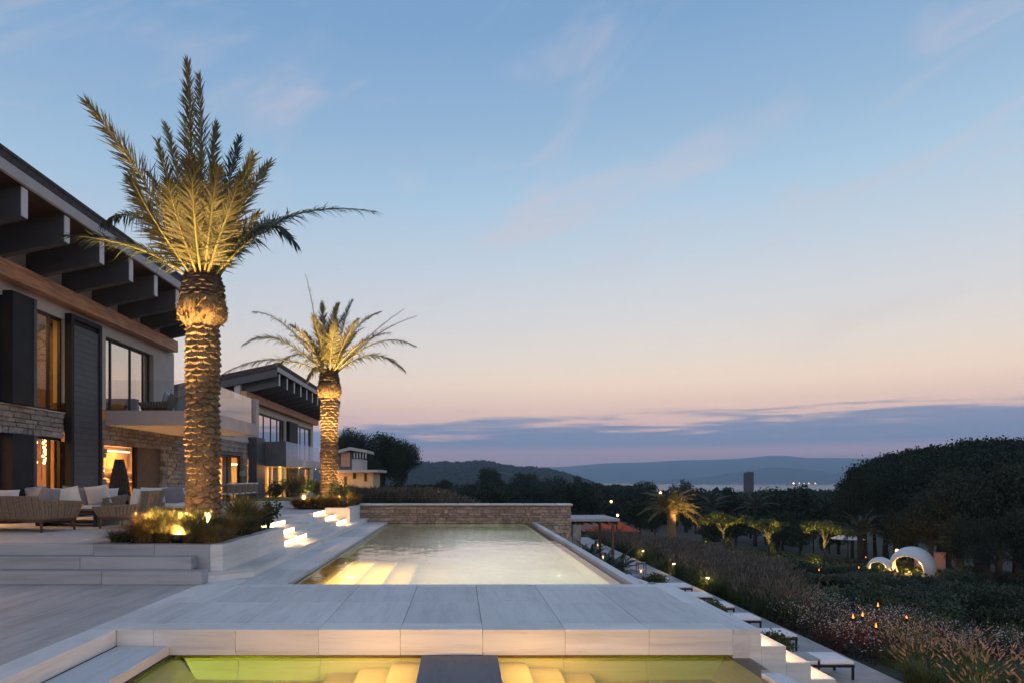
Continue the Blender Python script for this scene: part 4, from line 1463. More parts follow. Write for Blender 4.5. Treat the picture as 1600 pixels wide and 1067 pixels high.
# (mid u,v, tip u,v in photo pixels, depth of mid and tip in metres)
F1 = [
    (250, 300, 137, 163, -0.5, -0.9, {"lmax": 0.66, "n": 72, "twist": 1.0, "lift": .2}),
    (300, 270, 293, 98, -0.25, -0.3, {"lmax": 0.50, "n": 78, "side_hint": (1, .25, 0)}),
    (316, 260, 312, 122, 0.35, 0.5, {"lmax": 0.55, "n": 70, "side_hint": (1, -.3, 0)}),
    (288, 310, 258, 196, 0.5, 0.9, {"lmax": 0.5, "n": 60}),
    (280, 330, 246, 224, -0.2, -0.5, {"lmax": 0.45, "n": 55}),
    (325, 310, 337, 196, 0.2, 0.5, {"lmax": 0.5, "n": 60, "side_hint": (1, .5, 0)}),
    (348, 310, 374, 216, 0.6, 1.2, {"lmax": 0.5, "n": 60, **UNLIT}),
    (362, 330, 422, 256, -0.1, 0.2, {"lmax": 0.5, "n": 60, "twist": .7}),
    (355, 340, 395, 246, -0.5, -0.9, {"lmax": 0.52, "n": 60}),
    (420, 300, 590, 332, 0.6, 1.4, {"lmax": 0.42, "n": 74, "lift": 0.3, "droop": .35, "twist": .7, **UNLIT}),
    (408, 300, 464, 384, -0.3, -0.7, {"lmax": 0.45, "n": 60, "twist": .9, "droop": .4, **UNLIT}),
    (222, 372, 96, 368, -0.6, -1.2, {"lmax": 0.40, "n": 56, "twist": .35, **UNLIT, "droop": .4}),
    (232, 296, 160, 352, 0.9, 1.8, {"lmax": 0.46, "n": 55, "twist": .9, "droop": .4, **UNLIT}),
    (385, 370, 452, 338, -0.4, -0.8, {"lmax": 0.46, "n": 56, "droop": .35, "twist": .8, **UNLIT}),
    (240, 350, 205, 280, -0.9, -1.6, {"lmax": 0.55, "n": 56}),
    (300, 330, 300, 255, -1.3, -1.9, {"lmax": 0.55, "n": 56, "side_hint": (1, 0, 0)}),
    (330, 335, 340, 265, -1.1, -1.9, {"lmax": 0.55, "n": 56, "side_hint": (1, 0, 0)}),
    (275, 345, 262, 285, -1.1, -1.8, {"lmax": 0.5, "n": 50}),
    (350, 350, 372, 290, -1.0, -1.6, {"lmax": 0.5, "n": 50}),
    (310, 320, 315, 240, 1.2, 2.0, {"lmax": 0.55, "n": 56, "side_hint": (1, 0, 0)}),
    (350, 330, 392, 270, 1.1, 2.2, {"lmax": 0.5, "n": 50, **UNLIT}),
    (270, 330, 230, 270, 1.1, 2.2, {"lmax": 0.5, "n": 50, **UNLIT}),
    (390, 345, 450, 340, 1.1, 2.2, {"lmax": 0.46, "n": 50, "droop": .3, **UNLIT}),
    (268, 372, 225, 345, -0.3, -0.6, {"lmax": 0.42, "n": 46}),
    (366, 372, 405, 335, 0.2, 0.3, {"lmax": 0.42, "n": 46}),
    (318, 360, 322, 300, -0.4, -0.7, {"lmax": 0.45, "n": 46, "side_hint": (1, 0, 0)}),
    (296, 365, 280, 310, 0.3, 0.5, {"lmax": 0.42, "n": 46}),
    (340, 365, 358, 312, 0.3, 0.5, {"lmax": 0.42, "n": 46}),
]
big_palm("tall date palm with shaved trunk in the front planter, lit from below", (-4.70, 12.5, 0.52), 3.86, 0.335, 0.272,
         frond_list(F1, 317, 428, 85.36), 11, 37, 8, 0.425, 0.49)
F2 = [
    (497, 510, 478, 429, -0.2, -0.3, {"lmax": 0.36, "n": 56, "mat": "palm_leaf_unlit"}),
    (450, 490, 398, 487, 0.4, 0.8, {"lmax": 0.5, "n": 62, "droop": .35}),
    (430, 500, 380, 540, -0.6, -1.2, {"lmax": 0.46, "n": 60, "droop": .35, **UNLIT}),
    (430, 540, 350, 583, -0.4, -1.0, {"lmax": 0.46, "n": 60, "droop": .5, **UNLIT}),
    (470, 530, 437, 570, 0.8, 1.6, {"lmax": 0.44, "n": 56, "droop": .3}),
    (535, 500, 551, 470, 0.3, 0.8, {"lmax": 0.5, "n": 56, **UNLIT}),
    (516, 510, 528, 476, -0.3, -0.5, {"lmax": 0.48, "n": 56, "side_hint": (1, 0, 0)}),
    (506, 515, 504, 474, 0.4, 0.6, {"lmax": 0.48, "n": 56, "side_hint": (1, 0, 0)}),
    (545, 505, 594, 488, 0.6, 1.1, {"lmax": 0.42, "n": 56, **UNLIT}),
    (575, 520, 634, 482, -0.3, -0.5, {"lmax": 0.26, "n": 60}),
    (580, 515, 652, 494, 0.4, 0.8, {"lmax": 0.4, "n": 60, **UNLIT}),
    (590, 510, 648, 540, -0.5, -1.0, {"lmax": 0.46, "n": 60, "droop": .35, **UNLIT}),
    (585, 530, 632, 578, 0.2, 0.5, {"lmax": 0.46, "n": 60, "droop": .4, **UNLIT}),
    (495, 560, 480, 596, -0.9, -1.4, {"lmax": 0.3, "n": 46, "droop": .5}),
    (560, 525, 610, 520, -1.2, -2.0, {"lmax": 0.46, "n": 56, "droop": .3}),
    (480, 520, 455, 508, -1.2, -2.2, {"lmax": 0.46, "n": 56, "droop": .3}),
    (520, 525, 525, 500, -1.3, -2.2, {"lmax": 0.5, "n": 56, "side_hint": (1, 0, 0)}),
    (500, 525, 490, 495, -1.0, -1.6, {"lmax": 0.5, "n": 56}),
    (540, 525, 560, 500, -0.9, -1.6, {"lmax": 0.5, "n": 56}),
    (535, 530, 570, 512, 1.2, 2.2, {"lmax": 0.48, "n": 50, **UNLIT}),
    (485, 530, 455, 525, 1.2, 2.4, {"lmax": 0.48, "n": 50, **UNLIT}),
    (520, 515, 540, 490, 1.2, 2.2, {"lmax": 0.5, "n": 50, **UNLIT}),
    (512, 540, 515, 510, -0.2, -0.3, {"lmax": 0.4, "n": 46, "side_hint": (1, 0, 0)}),
    (495, 545, 478, 520, 0.1, 0.2, {"lmax": 0.4, "n": 46}),
    (536, 545, 556, 522, 0.1, 0.2, {"lmax": 0.4, "n": 46}),
]
big_palm("shorter looking date palm farther back beside the pool steps, lit from below", (-4.58, 24.0, 0.60), 3.80, 0.35, 0.282,
         frond_list(F2, 515, 578, 44.46), 23, 37, 8, 0.41, 0.52)


def uplight(label, loc, watt, target, cone=R(60), color=WARM, r=0.055, group=None, lens=True, glow=0.0, stake=0.0):
    t = thing("uplight", label, "garden light", loc, group=group)
    x, y, z = loc
    if stake:
        MB().tube([loc, (x, y, z + stake)], 0.012, 6).build("stake", MAT["black_metal"], t, True)
        z += stake
        loc = (x, y, z)
    MB().lathe([(0, 0), (r, 0), (r, 0.13), (r * .86, 0.13), (r * .86, 0.10), (0, 0.10)], 14, loc).build("housing", MAT["black_metal"], t, True)
    if lens:
        MB().lathe([(0, 0.102), (r * .84, 0.102), (r * .84, 0.112), (0, 0.118)], 14, loc).build("lens", MAT["uplight_lens"], t)
    lamp("uplight_lamp", "SPOT", (x, y, z + 0.15), watt, color, t, 0.03, target, cone, 0.7)
    if glow:
        lamp("uplight_grass_fill", "POINT", (x, y + (0.06 if stake == 0 else 0), z + (0.125 if stake == 0 else 0.16)), glow, color, t)  # added point light so the grass round the fixture glows
    return t


# bright uplights at the palms; lensless floods and beams are added fill
fu_ = uplight("bright uplight in the grass in front of the tall palm", (-4.56, 11.02, 0.56), 620, (-4.70, 12.20, 5.4), R(48), r=0.085, glow=80, stake=0.0)
lamp("uplight_grass_fill", "POINT", (-4.5, 11.25, 1.02), 26, WARM, fu_)  # added floating light to brighten the grass tops
lamp("uplight_grass_fill", "POINT", (-5.1, 11.3, 1.0), 14, WARM, fu_)  # second added grass light, away from any fixture
uplight("added low floodlight aimed at the trunk of the tall palm", (-4.92, 11.66, 0.57), 300, (-4.76, 12.15, 4.2), R(85), stake=0.12, lens=False)
uplight("uplight in the grass on the right behind the tall palm trunk", (-4.27, 13.35, 0.56), 420, (-4.62, 12.7, 5.6), R(60), glow=50, stake=0.2)
uplight("uplight in the planting left of the tall palm trunk", (-5.45, 12.0, 0.57), 420, (-4.9, 12.4, 6.0), R(60), glow=14, stake=0.2)
uplight("uplight at the foot of the farther palm", (-4.80, 22.95, 0.60), 650, (-4.62, 23.75, 5.6), R(50), r=0.08, glow=60, stake=0.12)
uplight("added low floodlight aimed at the trunk of the farther palm", (-4.66, 23.2, 0.62), 340, (-4.62, 23.66, 4.4), R(85), stake=0.12, lens=False)
uplight("uplight to the right of the farther palm trunk", (-3.98, 23.9, 0.60), 420, (-4.5, 23.9, 6.0), R(60), glow=14, stake=0.2)
for x, y, tx, ty, tz, w, c, o_, lb in ((-5.25, 10.98, -5.0, 12.2, 6.2, 5200, 36, 1, "added narrow beam uplight at the front left of the tall palm"), (-4.05, 11.0, -4.35, 12.2, 6.2, 3000, 34, 1, "added narrow beam uplight at the front right corner of the tall palm"),
                                       (-5.2, 22.75, -4.8, 23.6, 6.2, 6500, 42, 1, "added narrow beam uplight at the left of the farther palm"), (-3.95, 22.8, -4.4, 23.7, 6.2, 5000, 42, 1, "added narrow beam uplight at the right front of the farther palm")):
    uplight(lb, (x, y, 0.57 if y < 20 else 0.61), w, (tx, ty, tz), R(c), (1.0, 0.68, 0.28), lens=False, stake=0.14)  # added beams to brighten the crowns

# ================================================================== grass tufts, shrubs
def blades(n, r, h, lean, width, rng, base_r=0.07, seg=3, flat=0.0):
    """arching blades from one root: arrays V, F (tri strips)"""
    a = rng.uniform(0, 2 * np.pi, n)
    ro = base_r * np.sqrt(rng.uniform(0, 1, n))
    a0 = rng.uniform(0, 2 * np.pi, n)
    H = h * rng.uniform(0.55, 1.1, n)
    Ln = lean * rng.uniform(0.25, 1.25, n)
    w = width * rng.uniform(0.7, 1.3, n)
    ca, sa = np.cos(a), np.sin(a)
    V = []
    for s in range(seg + 1):
        t = s / seg
        hor = Ln * t ** 1.8
        z = H * (t - 0.28 * (Ln / np.maximum(H, .01)) * t ** 3.2)
        x = ro * np.cos(a0) + ca * hor
        y = ro * np.sin(a0) + sa * hor
        ww = w * (1 - t) ** 0.7 * .5 + 0.0008
        V.append(np.stack([x - sa * ww, y + ca * ww, z], 1))
        V.append(np.stack([x + sa * ww, y - ca * ww, z], 1))
    V = np.stack(V, 1)
    m = V.shape[1]
    F = []
    k = np.arange(n) * m
    for s in range(seg):
        F.append(np.stack([k + 2 * s, k + 2 * s + 1, k + 2 * s + 3, k + 2 * s + 2], 1))
    return V.reshape(-1, 3), np.concatenate(F)


def merge(parts):
    Vs, Fs, b = [], [], 0
    for V, F in parts:
        Vs.append(V)
        Fs.append(F + b)
        b += len(V)
    return np.concatenate(Vs), np.concatenate(Fs)


def tuft(label, loc, h, lean, n=420, mat="stipa_blade", width=0.006, seed=0, base_r=0.09, group=None):
    rng = np.random.default_rng(seed)
    t = thing("grass_tuft", label, "grass", loc, group=group)
    V, F = blades(int(n * 1.7), 0, h * 1.12, lean * 1.25, width, rng, base_r, 5)
    link("blades", fast_mesh("blades", V + np.array(loc), F, MAT[mat]), t)
    V, F = blades(n // 4, 0, h * .95, lean * 1.1, width, rng, base_r, 4)
    link("dry_blades", fast_mesh("dry_blades", V + np.array(loc), F, MAT["stipa_gold"]), t)
    return t


def leafquads(C, rng, size, N=None, aspect=0.55):
    """diamond leaves at centres C, random facing (or roughly along N)"""
    n = len(C)
    d = rng.normal(size=(n, 3))
    d /= np.linalg.norm(d, axis=1)[:, None]
    if N is not None:
        d = d * 0.75 + N
        d /= np.maximum(1e-6, np.linalg.norm(d, axis=1))[:, None]
    r = rng.normal(size=(n, 3))
    u = np.cross(d, r)
    u /= np.maximum(1e-6, np.linalg.norm(u, axis=1))[:, None]
    v = np.cross(d, u)
    s = size * rng.uniform(0.6, 1.35, n)[:, None]
    V = np.stack([C - u * s * .5, C + v * s * aspect * .5 - u * s * .05, C + u * s * .5, C - v * s * aspect * .5 - u * s * .05], 1).reshape(-1, 3)
    k = np.arange(n) * 4
    return V, np.stack([k, k + 1, k + 2, k + 3], 1)


def blob_points(blobs, n, rng, shell=0.45):
    """points spread through ellipsoid clumps (cx,cy,cz,rx,ry,rz), denser to the outside"""
    vol = np.array([b[3] * b[4] + b[3] * b[5] for b in blobs])
    cnt = np.maximum(4, (n * vol / vol.sum()).astype(int))
    out, nor = [], []
    for (cx, cy, cz, rx, ry, rz), c in zip(blobs, cnt):
        d = rng.normal(size=(c, 3))
        d /= np.linalg.norm(d, axis=1)[:, None]
        q = (shell + (1 - shell) * rng.uniform(0, 1, c) ** 0.6) * (1 + 0.14 * rng.normal(size=c))
        out.append(d * q[:, None] * np.array([rx, ry, rz]) + np.array([cx, cy, cz]))
        nor.append(d)
    return np.concatenate(out), np.concatenate(nor)


def shrub(label, loc, rx, rz, n=900, leaf=0.06, mat="bush_leaf", seed=0, group=None, name="shrub"):
    rng = np.random.default_rng(seed)
    t = thing(name, label, "shrub", loc, group=group)
    bl = []
    for k in range(7):
        a = rng.uniform(0, 6.28)
        q = rng.uniform(0, .6) * rx
        bl.append((q * math.cos(a), q * math.sin(a), rz * rng.uniform(.35, .75), rx * rng.uniform(.4, .6), rx * rng.uniform(.4, .6), rz * rng.uniform(.3, .45)))
    C, N = blob_points(bl, n, rng, 0.3)
    C[:, 2] = np.maximum(C[:, 2], 0.02)
    V, F = leafquads(C, rng, leaf, N * 0.5)
    link("foliage", fast_mesh("foliage", V + np.array(loc), F, MAT[mat]), t)
    b = MB()
    for k in range(6):
        c = bl[k]
        b.tube([(loc[0], loc[1], loc[2]), (loc[0] + c[0] * .5, loc[1] + c[1] * .5, loc[2] + c[2] * .5), (loc[0] + c[0], loc[1] + c[1], loc[2] + c[2])], [0.02, .014, .006], 5)
    b.build("stems", MAT["tree_bark"], t)
    return t


SOIL = 0.56
TUFTS = [
    ("feathery grass tuft glowing in front of the bright uplight", -4.30, 11.14, 0.46, 0.34, 520, "stipa_blade"),
    ("feathery grass tuft arching over the bright uplight from the left", -4.86, 11.22, 0.50, 0.40, 520, "stipa_blade"),
    ("golden grass tuft left of the bright uplight", -5.12, 11.08, 0.40, 0.38, 420, "stipa_gold"),
    ("low green grass tuft at the left end of the front planter", -5.48, 11.05, 0.22, 0.30, 300, "grass_blade"),
    ("green grass tuft right in front of the tall palm trunk", -4.32, 11.55, 0.44, 0.34, 420, "grass_blade"),
    ("dry tan grass tuft at the right foot of the tall palm", -4.08, 11.9, 0.40, 0.34, 420, "stipa_gold"),
    ("dry grass tuft at the corner of the front planter", -4.05, 11.15, 0.2, 0.22, 260, "stipa_gold"),
    ("tall glowing grass tuft right of the palm trunk at the rear light", -4.22, 13.15, 0.62, 0.34, 560, "stipa_blade"),
    ("golden grass tuft behind the tall palm on its right", -4.15, 13.6, 0.5, 0.34, 420, "stipa_gold"),
    ("green grass tuft left behind the tall palm trunk", -5.2, 12.2, 0.45, 0.36, 420, "grass_blade"),
    ("golden grass tuft at the front right corner of the planter", -3.98, 10.98, 0.3, 0.34, 320, "stipa_gold"),
    ("golden grass tuft between the front floodlight and the palm trunk", -4.7, 11.6, 0.42, 0.36, 420, "stipa_blade"),
    ("grass tuft beside the left uplight of the tall palm", -5.35, 11.6, 0.36, 0.34, 420, "stipa_gold"),
    ("grass tuft against the right planter wall beside the trunk", -3.98, 12.6, 0.34, 0.3, 380, "grass_blade"),
    ("grass tuft at the rear left of the front planter", -5.3, 13.2, 0.4, 0.34, 380, "stipa_blade"),
]
for i, (lb, x, y, h, ln, n, m) in enumerate(TUFTS):
    tuft(lb, (x, y, SOIL), h * 1.1, ln * 1.2, int(n * 1.5), m, seed=100 + i, width=0.0075, base_r=.14)
shrub("round green shrub at the right end of the front planter", (-4.02, 13.75, SOIL), 0.30, 0.42, 1100, 0.05, seed=5)
shrub("leafy shrub with glossy leaves at the far corner of the front planter", (-3.95, 14.1, SOIL), 0.24, 0.55, 500, 0.09, seed=6)
T2 = [
    ("dry grass tuft at the left foot of the farther palm", -5.05, 22.95, 0.42, 0.4, 420, "stipa_gold"),
    ("glowing grass tuft at the uplight of the farther palm", -4.62, 22.85, 0.42, 0.34, 420, "stipa_blade"),
    ("golden grass tuft right of the farther palm", -4.1, 23.0, 0.45, 0.4, 420, "stipa_gold"),
    ("low dry grass tuft at the left end of the farther planter", -5.5, 23.2, 0.35, 0.4, 420, "stipa_gold"),
    ("golden grass tuft at the right rear corner of the farther planter", -3.9, 24.4, 0.5, 0.4, 420, "stipa_gold"),
]
for i, (lb, x, y, h, ln, n, m) in enumerate(T2):
    tuft(lb, (x, y, 0.60), h, ln * 1.15, int(n * 1.4), m, seed=140 + i, width=0.011, base_r=.14)
shrub("tall loose green shrub right of the farther palm trunk", (-4.08, 23.5, 0.60), 0.4, 1.0, 1200, 0.07, seed=15)
shrub("bushy green shrub at the rear of the farther planter", (-4.0, 24.5, 0.60), 0.42, 0.75, 1000, 0.07, seed=16)
ped = thing("pedestal", "small grey stone pedestal beside the farther palm", "pedestal", (-5.55, 24.6, 0.56))
MB().cbox(-5.72, -5.45, 24.45, 24.75, 0.56, 1.02, 0.01).build("block", MAT["step_stone"], ped)
MB().cbox(-5.74, -5.43, 24.43, 24.77, 1.02, 1.05, 0.01).build("cap", MAT["step_stone"], ped)

# hedge at the second house
for i, (x, y, rx, rz, lb) in enumerate(((-9.6, 35.6, 0.7, 0.9, "dark bush left under the second villa balcony"), (-9.3, 37.6, 0.8, 1.1, "dark rounded bush in the middle under the second villa balcony"),
                                        (-9.0, 39.4, 0.8, 1.1, "bush lit yellow by a garden light at the second villa"), (-8.7, 41.6, 0.8, 1.0, "dark bush at the right end of the second villa front"))):
    shrub(lb, (x, y, 0.5), rx, rz, 1500, 0.1, seed=30 + i)
uplight("garden light in the bushes of the second villa", (-8.55, 38.6, 0.55), 90, (-8.9, 39.3, 1.4), R(90), (1.0, 0.75, 0.2))

# ================================================================== trees
def crown_mesh(kind, seed, leafmat, n, leaf):
    rng = np.random.default_rng(seed)
    bl = []
    if kind == "round":
        for k in range(22):
            a = rng.uniform(0, 6.28)
            q = rng.uniform(0.0, 0.72)
            z = rng.uniform(0.42, 0.90)
            q *= 1.05 - abs(z - .6) * 1.2
            s = rng.uniform(.14, .27)
            bl.append((q * .62 * math.cos(a), q * .62 * math.sin(a), z, s, s, s * .72))
    elif kind == "pine":
        for k in range(30):
            a = rng.uniform(0, 6.28)
            q = math.sqrt(rng.uniform(0, 1)) * 0.62
            z = 0.90 - q * q * 0.42 + rng.uniform(-.03, .02)
            s = rng.uniform(.13, .21)
            bl.append((q * math.cos(a), q * math.sin(a), z - s * .4, s, s, s * .45))
    elif kind == "tall":
        for k in range(20):
            a = rng.uniform(0, 6.28)
            z = rng.uniform(0.2, 0.93)
            q = rng.uniform(0, .26) * (1.15 - z)
            s = rng.uniform(.10, .17) * (1.25 - z * .6)
            bl.append((q * math.cos(a), q * math.sin(a), z, s, s, s * 1.2))
    elif kind == "flat":
        for k in range(26):
            a = rng.uniform(0, 6.28)
            q = math.sqrt(rng.uniform(0, 1)) * 0.62
            z = 0.78 + rng.uniform(-.09, .09) - .06 * q
            s = rng.uniform(.10, .17)
            bl.append((q * math.cos(a), q * math.sin(a), z, s, s, s * .42))
    C, N = blob_points(bl, n, rng, 0.35)
    V, F = leafquads(C, rng, leaf, N * 0.6, 0.7)
    return fast_mesh("crown", V, F, MAT[leafmat]), bl


def trunk_mesh(kind, bl, seed):
    rr = random.Random(seed)
    b = MB()
    top = {"round": .5, "pine": .72, "tall": .8, "flat": .62}[kind]
    r0 = {"round": .035, "pine": .03, "tall": .022, "flat": .028}[kind]
    j = lambda: rr.uniform(-.02, .02)
    sp = [(0, 0, -.03), (j(), j(), top * .35), (j(), j(), top * .7), (j(), j(), top)]
    b.tube(sp, [r0 * 1.35, r0, r0 * .85, r0 * .6], 8)
    for k in range(9):
        c = bl[rr.randrange(len(bl))]
        z0 = top * rr.uniform(.55, 1.0)
        b.tube([(0, 0, z0), (c[0] * .5, c[1] * .5, (z0 + c[2]) * .5 + .02), (c[0], c[1], c[2])], [r0 * .5, r0 * .33, r0 * .12], 5)
    return b.mesh("trunk", MAT["tree_bark"], True)


TREES = {}


def tree_src(kind, seed, leafmat, n, leaf):
    key = (kind, seed, leafmat)
    if key not in TREES:
        cm, bl = crown_mesh(kind, seed, leafmat, n, leaf)
        TREES[key] = (trunk_mesh(kind, bl, seed), cm)
    return TREES[key]


def plant_tree(name, label, loc, height, kind="round", seed=1, leafmat="tree_leaf", n=5200, leaf=0.05, wide=1.0, group=None, rz=0.0):
    tm, cm = tree_src(kind, seed, leafmat, n, leaf)
    t = thing(name, label, "tree", loc, rz, group)
    t.scale = (height * wide, height * wide, height)
    link("trunk", tm, t, False)
    link("crown", cm, t, False)
    return t

# ================================================================== furniture on the terrace
TZ = 0.561


def pillow_mesh(w, h, t, m, n=12):
    """soft cushion lying in xz, thickness along y"""
    vs, fs = [], []
    for sg in (1, -1):
        for i in range(n + 1):
            for j in range(n + 1):
                a, b = 2 * i / n - 1, 2 * j / n - 1
                th = (max(0, 1 - abs(a) ** 2.6) * max(0, 1 - abs(b) ** 2.6)) ** 0.45
                px = a * (1 - 0.07 * (1 - b * b)) if abs(a) > .9 else a
                pz = b * (1 - 0.07 * (1 - a * a)) if abs(b) > .9 else b
                vs.append((px * w / 2, sg * t / 2 * th, pz * h / 2))
    k = (n + 1) ** 2
    for s in (0, 1):
        for i in range(n):
            for j in range(n):
                a = s * k + i * (n + 1) + j
                q = (a, a + n + 1, a + n + 2, a + 1)
                fs.append(q if s else q[::-1])
    return MB().add(vs, fs).mesh("cushion", MAT[m], True, False)


def soft_box(x0, x1, y0, y1, z0, z1, m, name="seat_cushion", parent=None):
    o = MB().cbox(x0, x1, y0, y1, z0, z1, 0.035).build(name, MAT[m], parent, True, False)
    return o


def weave_panel(p00, p10, p01, p11, m, n, th=0.03, gap=0.18, bars=3):
    """vertical cords between a lower edge p00-p10 and an upper edge p01-p11, with thin cross bars"""
    b = MB()
    p00, p10, p01, p11 = (Vector(p) for p in (p00, p10, p01, p11))
    for i in range(n):
        f0, f1 = (i + gap / 2) / n, (i + 1 - gap / 2) / n
        a, c = p00.lerp(p10, f0), p00.lerp(p10, f1)
        d, e = p01.lerp(p11, f0), p01.lerp(p11, f1)
        nrm = (c - a).cross(d - a).normalized() * th
        q = [a, c, e, d]
        vs = q + [v + nrm * (1.0 if i % 2 else .8) for v in q]
        b.add(vs, [(0, 1, 2, 3), (7, 6, 5, 4), (0, 4, 5, 1), (2, 6, 7, 3), (1, 5, 6, 2), (0, 3, 7, 4)])
    for k in range(bars):
        f = k / (bars - 1)
        a, c = p00.lerp(p01, f), p10.lerp(p11, f)
        b.tube([a, c], 0.017, 6)
    return b


def sofa(label, loc, rz, w=2.3, d=0.86, arms=(1, 1), cushions=2, arm_h=0.62, back_h=0.68, cm="cushion_white", name="sofa", cat="sofa", back_c=True, seat_h=0.40):
    t = thing(name, label, cat, loc, rz)
    L = lambda b, nm, m, s=False: b.build(nm, MAT[m], t, s, False)
    for sx in (-1, 1):
        for sy in (-1, 1):
            L(MB().tube([(sx * (w / 2 - .06), sy * (d / 2 - .07), 0.25), (sx * (w / 2 - .03), sy * (d / 2 - .03), 0)], [0.032, 0.02], 8), "leg", "teak", True)
    L(MB().cbox(-w / 2, w / 2, -d / 2, d / 2, 0.20, 0.27, 0.012), "seat_frame", "teak")
    fl = 0.10
    L(weave_panel((-w / 2 + .01, -d / 2 + .02, 0.26), (w / 2 - .01, -d / 2 + .02, 0.26), (-w / 2 - fl * .4, -d / 2 - fl, back_h), (w / 2 + fl * .4, -d / 2 - fl, back_h), "rope", int(w / 0.07)), "woven_back", "rope")
    for sx, on in ((-1, arms[0]), (1, arms[1])):
        if on:
            a, c = (sx * (w / 2 - .01), -d / 2 + .02, .26), (sx * (w / 2 - .01), d / 2, .26)
            e, f = (sx * (w / 2 + fl * .5), -d / 2 - fl, arm_h), (sx * (w / 2 + fl * .8), d / 2 + .06, arm_h - .06)
            L(weave_panel(a, c, e, f, "rope", int(d / 0.07)) if sx > 0 else weave_panel(c, a, f, e, "rope", int(d / 0.07)), "woven_arm", "rope")
    cw = (w - .12) / cushions
    for k in range(cushions):
        x0 = -w / 2 + .06 + cw * k
        soft_box(x0 + .006, x0 + cw - .006, -d / 2 + .06, d / 2 + .02, .272, seat_h, cm, parent=t)
        if back_c:
            pm_ = pillow_mesh(cw * .96, 0.46, 0.2, cm)
            o = link("back_cushion", pm_, t, False)
            o.location = (x0 + cw / 2, -d / 2 + .10, seat_h + .17)
            o.rotation_euler = (R(12), 0, 0)
    return t


def loose_cushion(label, loc, rot, w=0.5, h=0.5, t=0.17, m="cushion_cream"):
    o = link("throw_pillow", pillow_mesh(w, h, t, m))
    o.location = loc
    o.rotation_euler = rot
    return tag(o, label, "pillow")


sofa("rope backed sofa in the left foreground seen from behind", (-8.96, 13.6, TZ), R(-14), 2.4, 0.86, back_c=False)
sofa("long white cushioned sofa against the house behind the low black table", (-9.25, 16.25, TZ), R(176), 2.05, 0.9, cm="cushion_white", cushions=3, back_h=.6)
sofa("rope lounge armchair turned sideways near the front planter", (-6.92, 14.3, TZ), R(84), 0.82, 0.86, cushions=1, name="armchair", cat="armchair", back_h=0.76, arm_h=.5)
sofa("two seat rope sofa behind the armchair, left of the palm trunk", (-7.55, 17.6, TZ), R(196), 1.5, 0.86, cushions=2)
loose_cushion("grey throw pillow on the corner of the foreground sofa", (-8.15, 13.52, TZ + .60), (R(-12), R(6), R(-20)), .52, .5, m="cushion_grey")
loose_cushion("cream throw pillow propped at the end of the foreground sofa", (-7.93, 13.72, TZ + .62), (R(-20), R(-10), R(45)), .6, .46, m="cushion_cream")
loose_cushion("pale throw pillow lying along the foreground sofa back", (-9.1, 13.62, TZ + .60), (R(-10), R(0), R(-10)), .7, .42, m="cushion_white")
loose_cushion("white throw pillow at the left of the long sofa", (-9.9, 15.98, TZ + .63), (R(-14), R(7), R(170)), .56, .44, m="cushion_white")
loose_cushion("dark grey throw pillow in the middle of the long sofa", (-8.95, 15.92, TZ + .62), (R(-12), R(-5), R(180)), .62, .44, m="cushion_grey")
loose_cushion("white throw pillow at the right end of the long sofa", (-8.42, 15.9, TZ + .64), (R(-14), R(8), R(184)), .55, .46, m="cushion_white")
loose_cushion("cream throw pillow against the back of the lounge armchair", (-6.72, 14.3, TZ + .60), (R(10), R(0), R(84)), .5, .46, m="cushion_cream")
loose_cushion("grey throw pillow on the two seat sofa", (-7.25, 17.35, TZ + .60), (R(-12), R(12), R(196)), .5, .46, m="cushion_grey")

ct = thing("coffee_table", "low black coffee table between the sofas", "table", (-8.35, 14.95, TZ), R(-8))
MB().cbox(-.75, .75, -.42, .42, .30, .345, .008).build("top", MAT["coffee_black"], ct, False, False)
for sx in (-1, 1):
    MB().cbox(sx * .68 - .05, sx * .68 + .05, -.38, .38, 0, .30, .008).build("leg_panel", MAT["coffee_black"], ct, False, False)
MB().cbox(-.63, .63, -.30, .30, .06, .10, .006).build("lower_shelf", MAT["coffee_black"], ct, False, False)

# woven cone lantern
cone = thing("woven_cone", "tall dark woven cone standing in front of the open door", "lantern", (-8.52, 17.1, TZ))
b = MB()
hgt = 1.50
rc = lambda z: 0.27 - 0.10 * (z / hgt) - 0.08 * (z / hgt) ** 2 + 0.03 * math.sin(z / hgt * math.pi)
for s in (1, -1):
    for k in range(16):
        pts = []
        for i in range(13):
            z = hgt * i / 12
            a = 2 * math.pi * k / 16 + s * i * 0.16
            pts.append((rc(z) * math.cos(a), rc(z) * math.sin(a), z))
        b.tube(pts, 0.014, 4)
b.build("strands", MAT["wicker"], cone, False, False)
b = MB()
for z in (0.02, .35, .7, 1.0, 1.25, 1.48):
    b.tube([(rc(z) * math.cos(a * math.pi / 12), rc(z) * math.sin(a * math.pi / 12), z) for a in range(25)], 0.02, 5, False)
b.build("hoops", MAT["wicker"], cone, False, False)
MB().lathe([(rc(z) - .03, z) for z in (0.03, .4, .8, 1.2, 1.46)], 16).build("liner", MAT["room_dark"], cone, True, False)

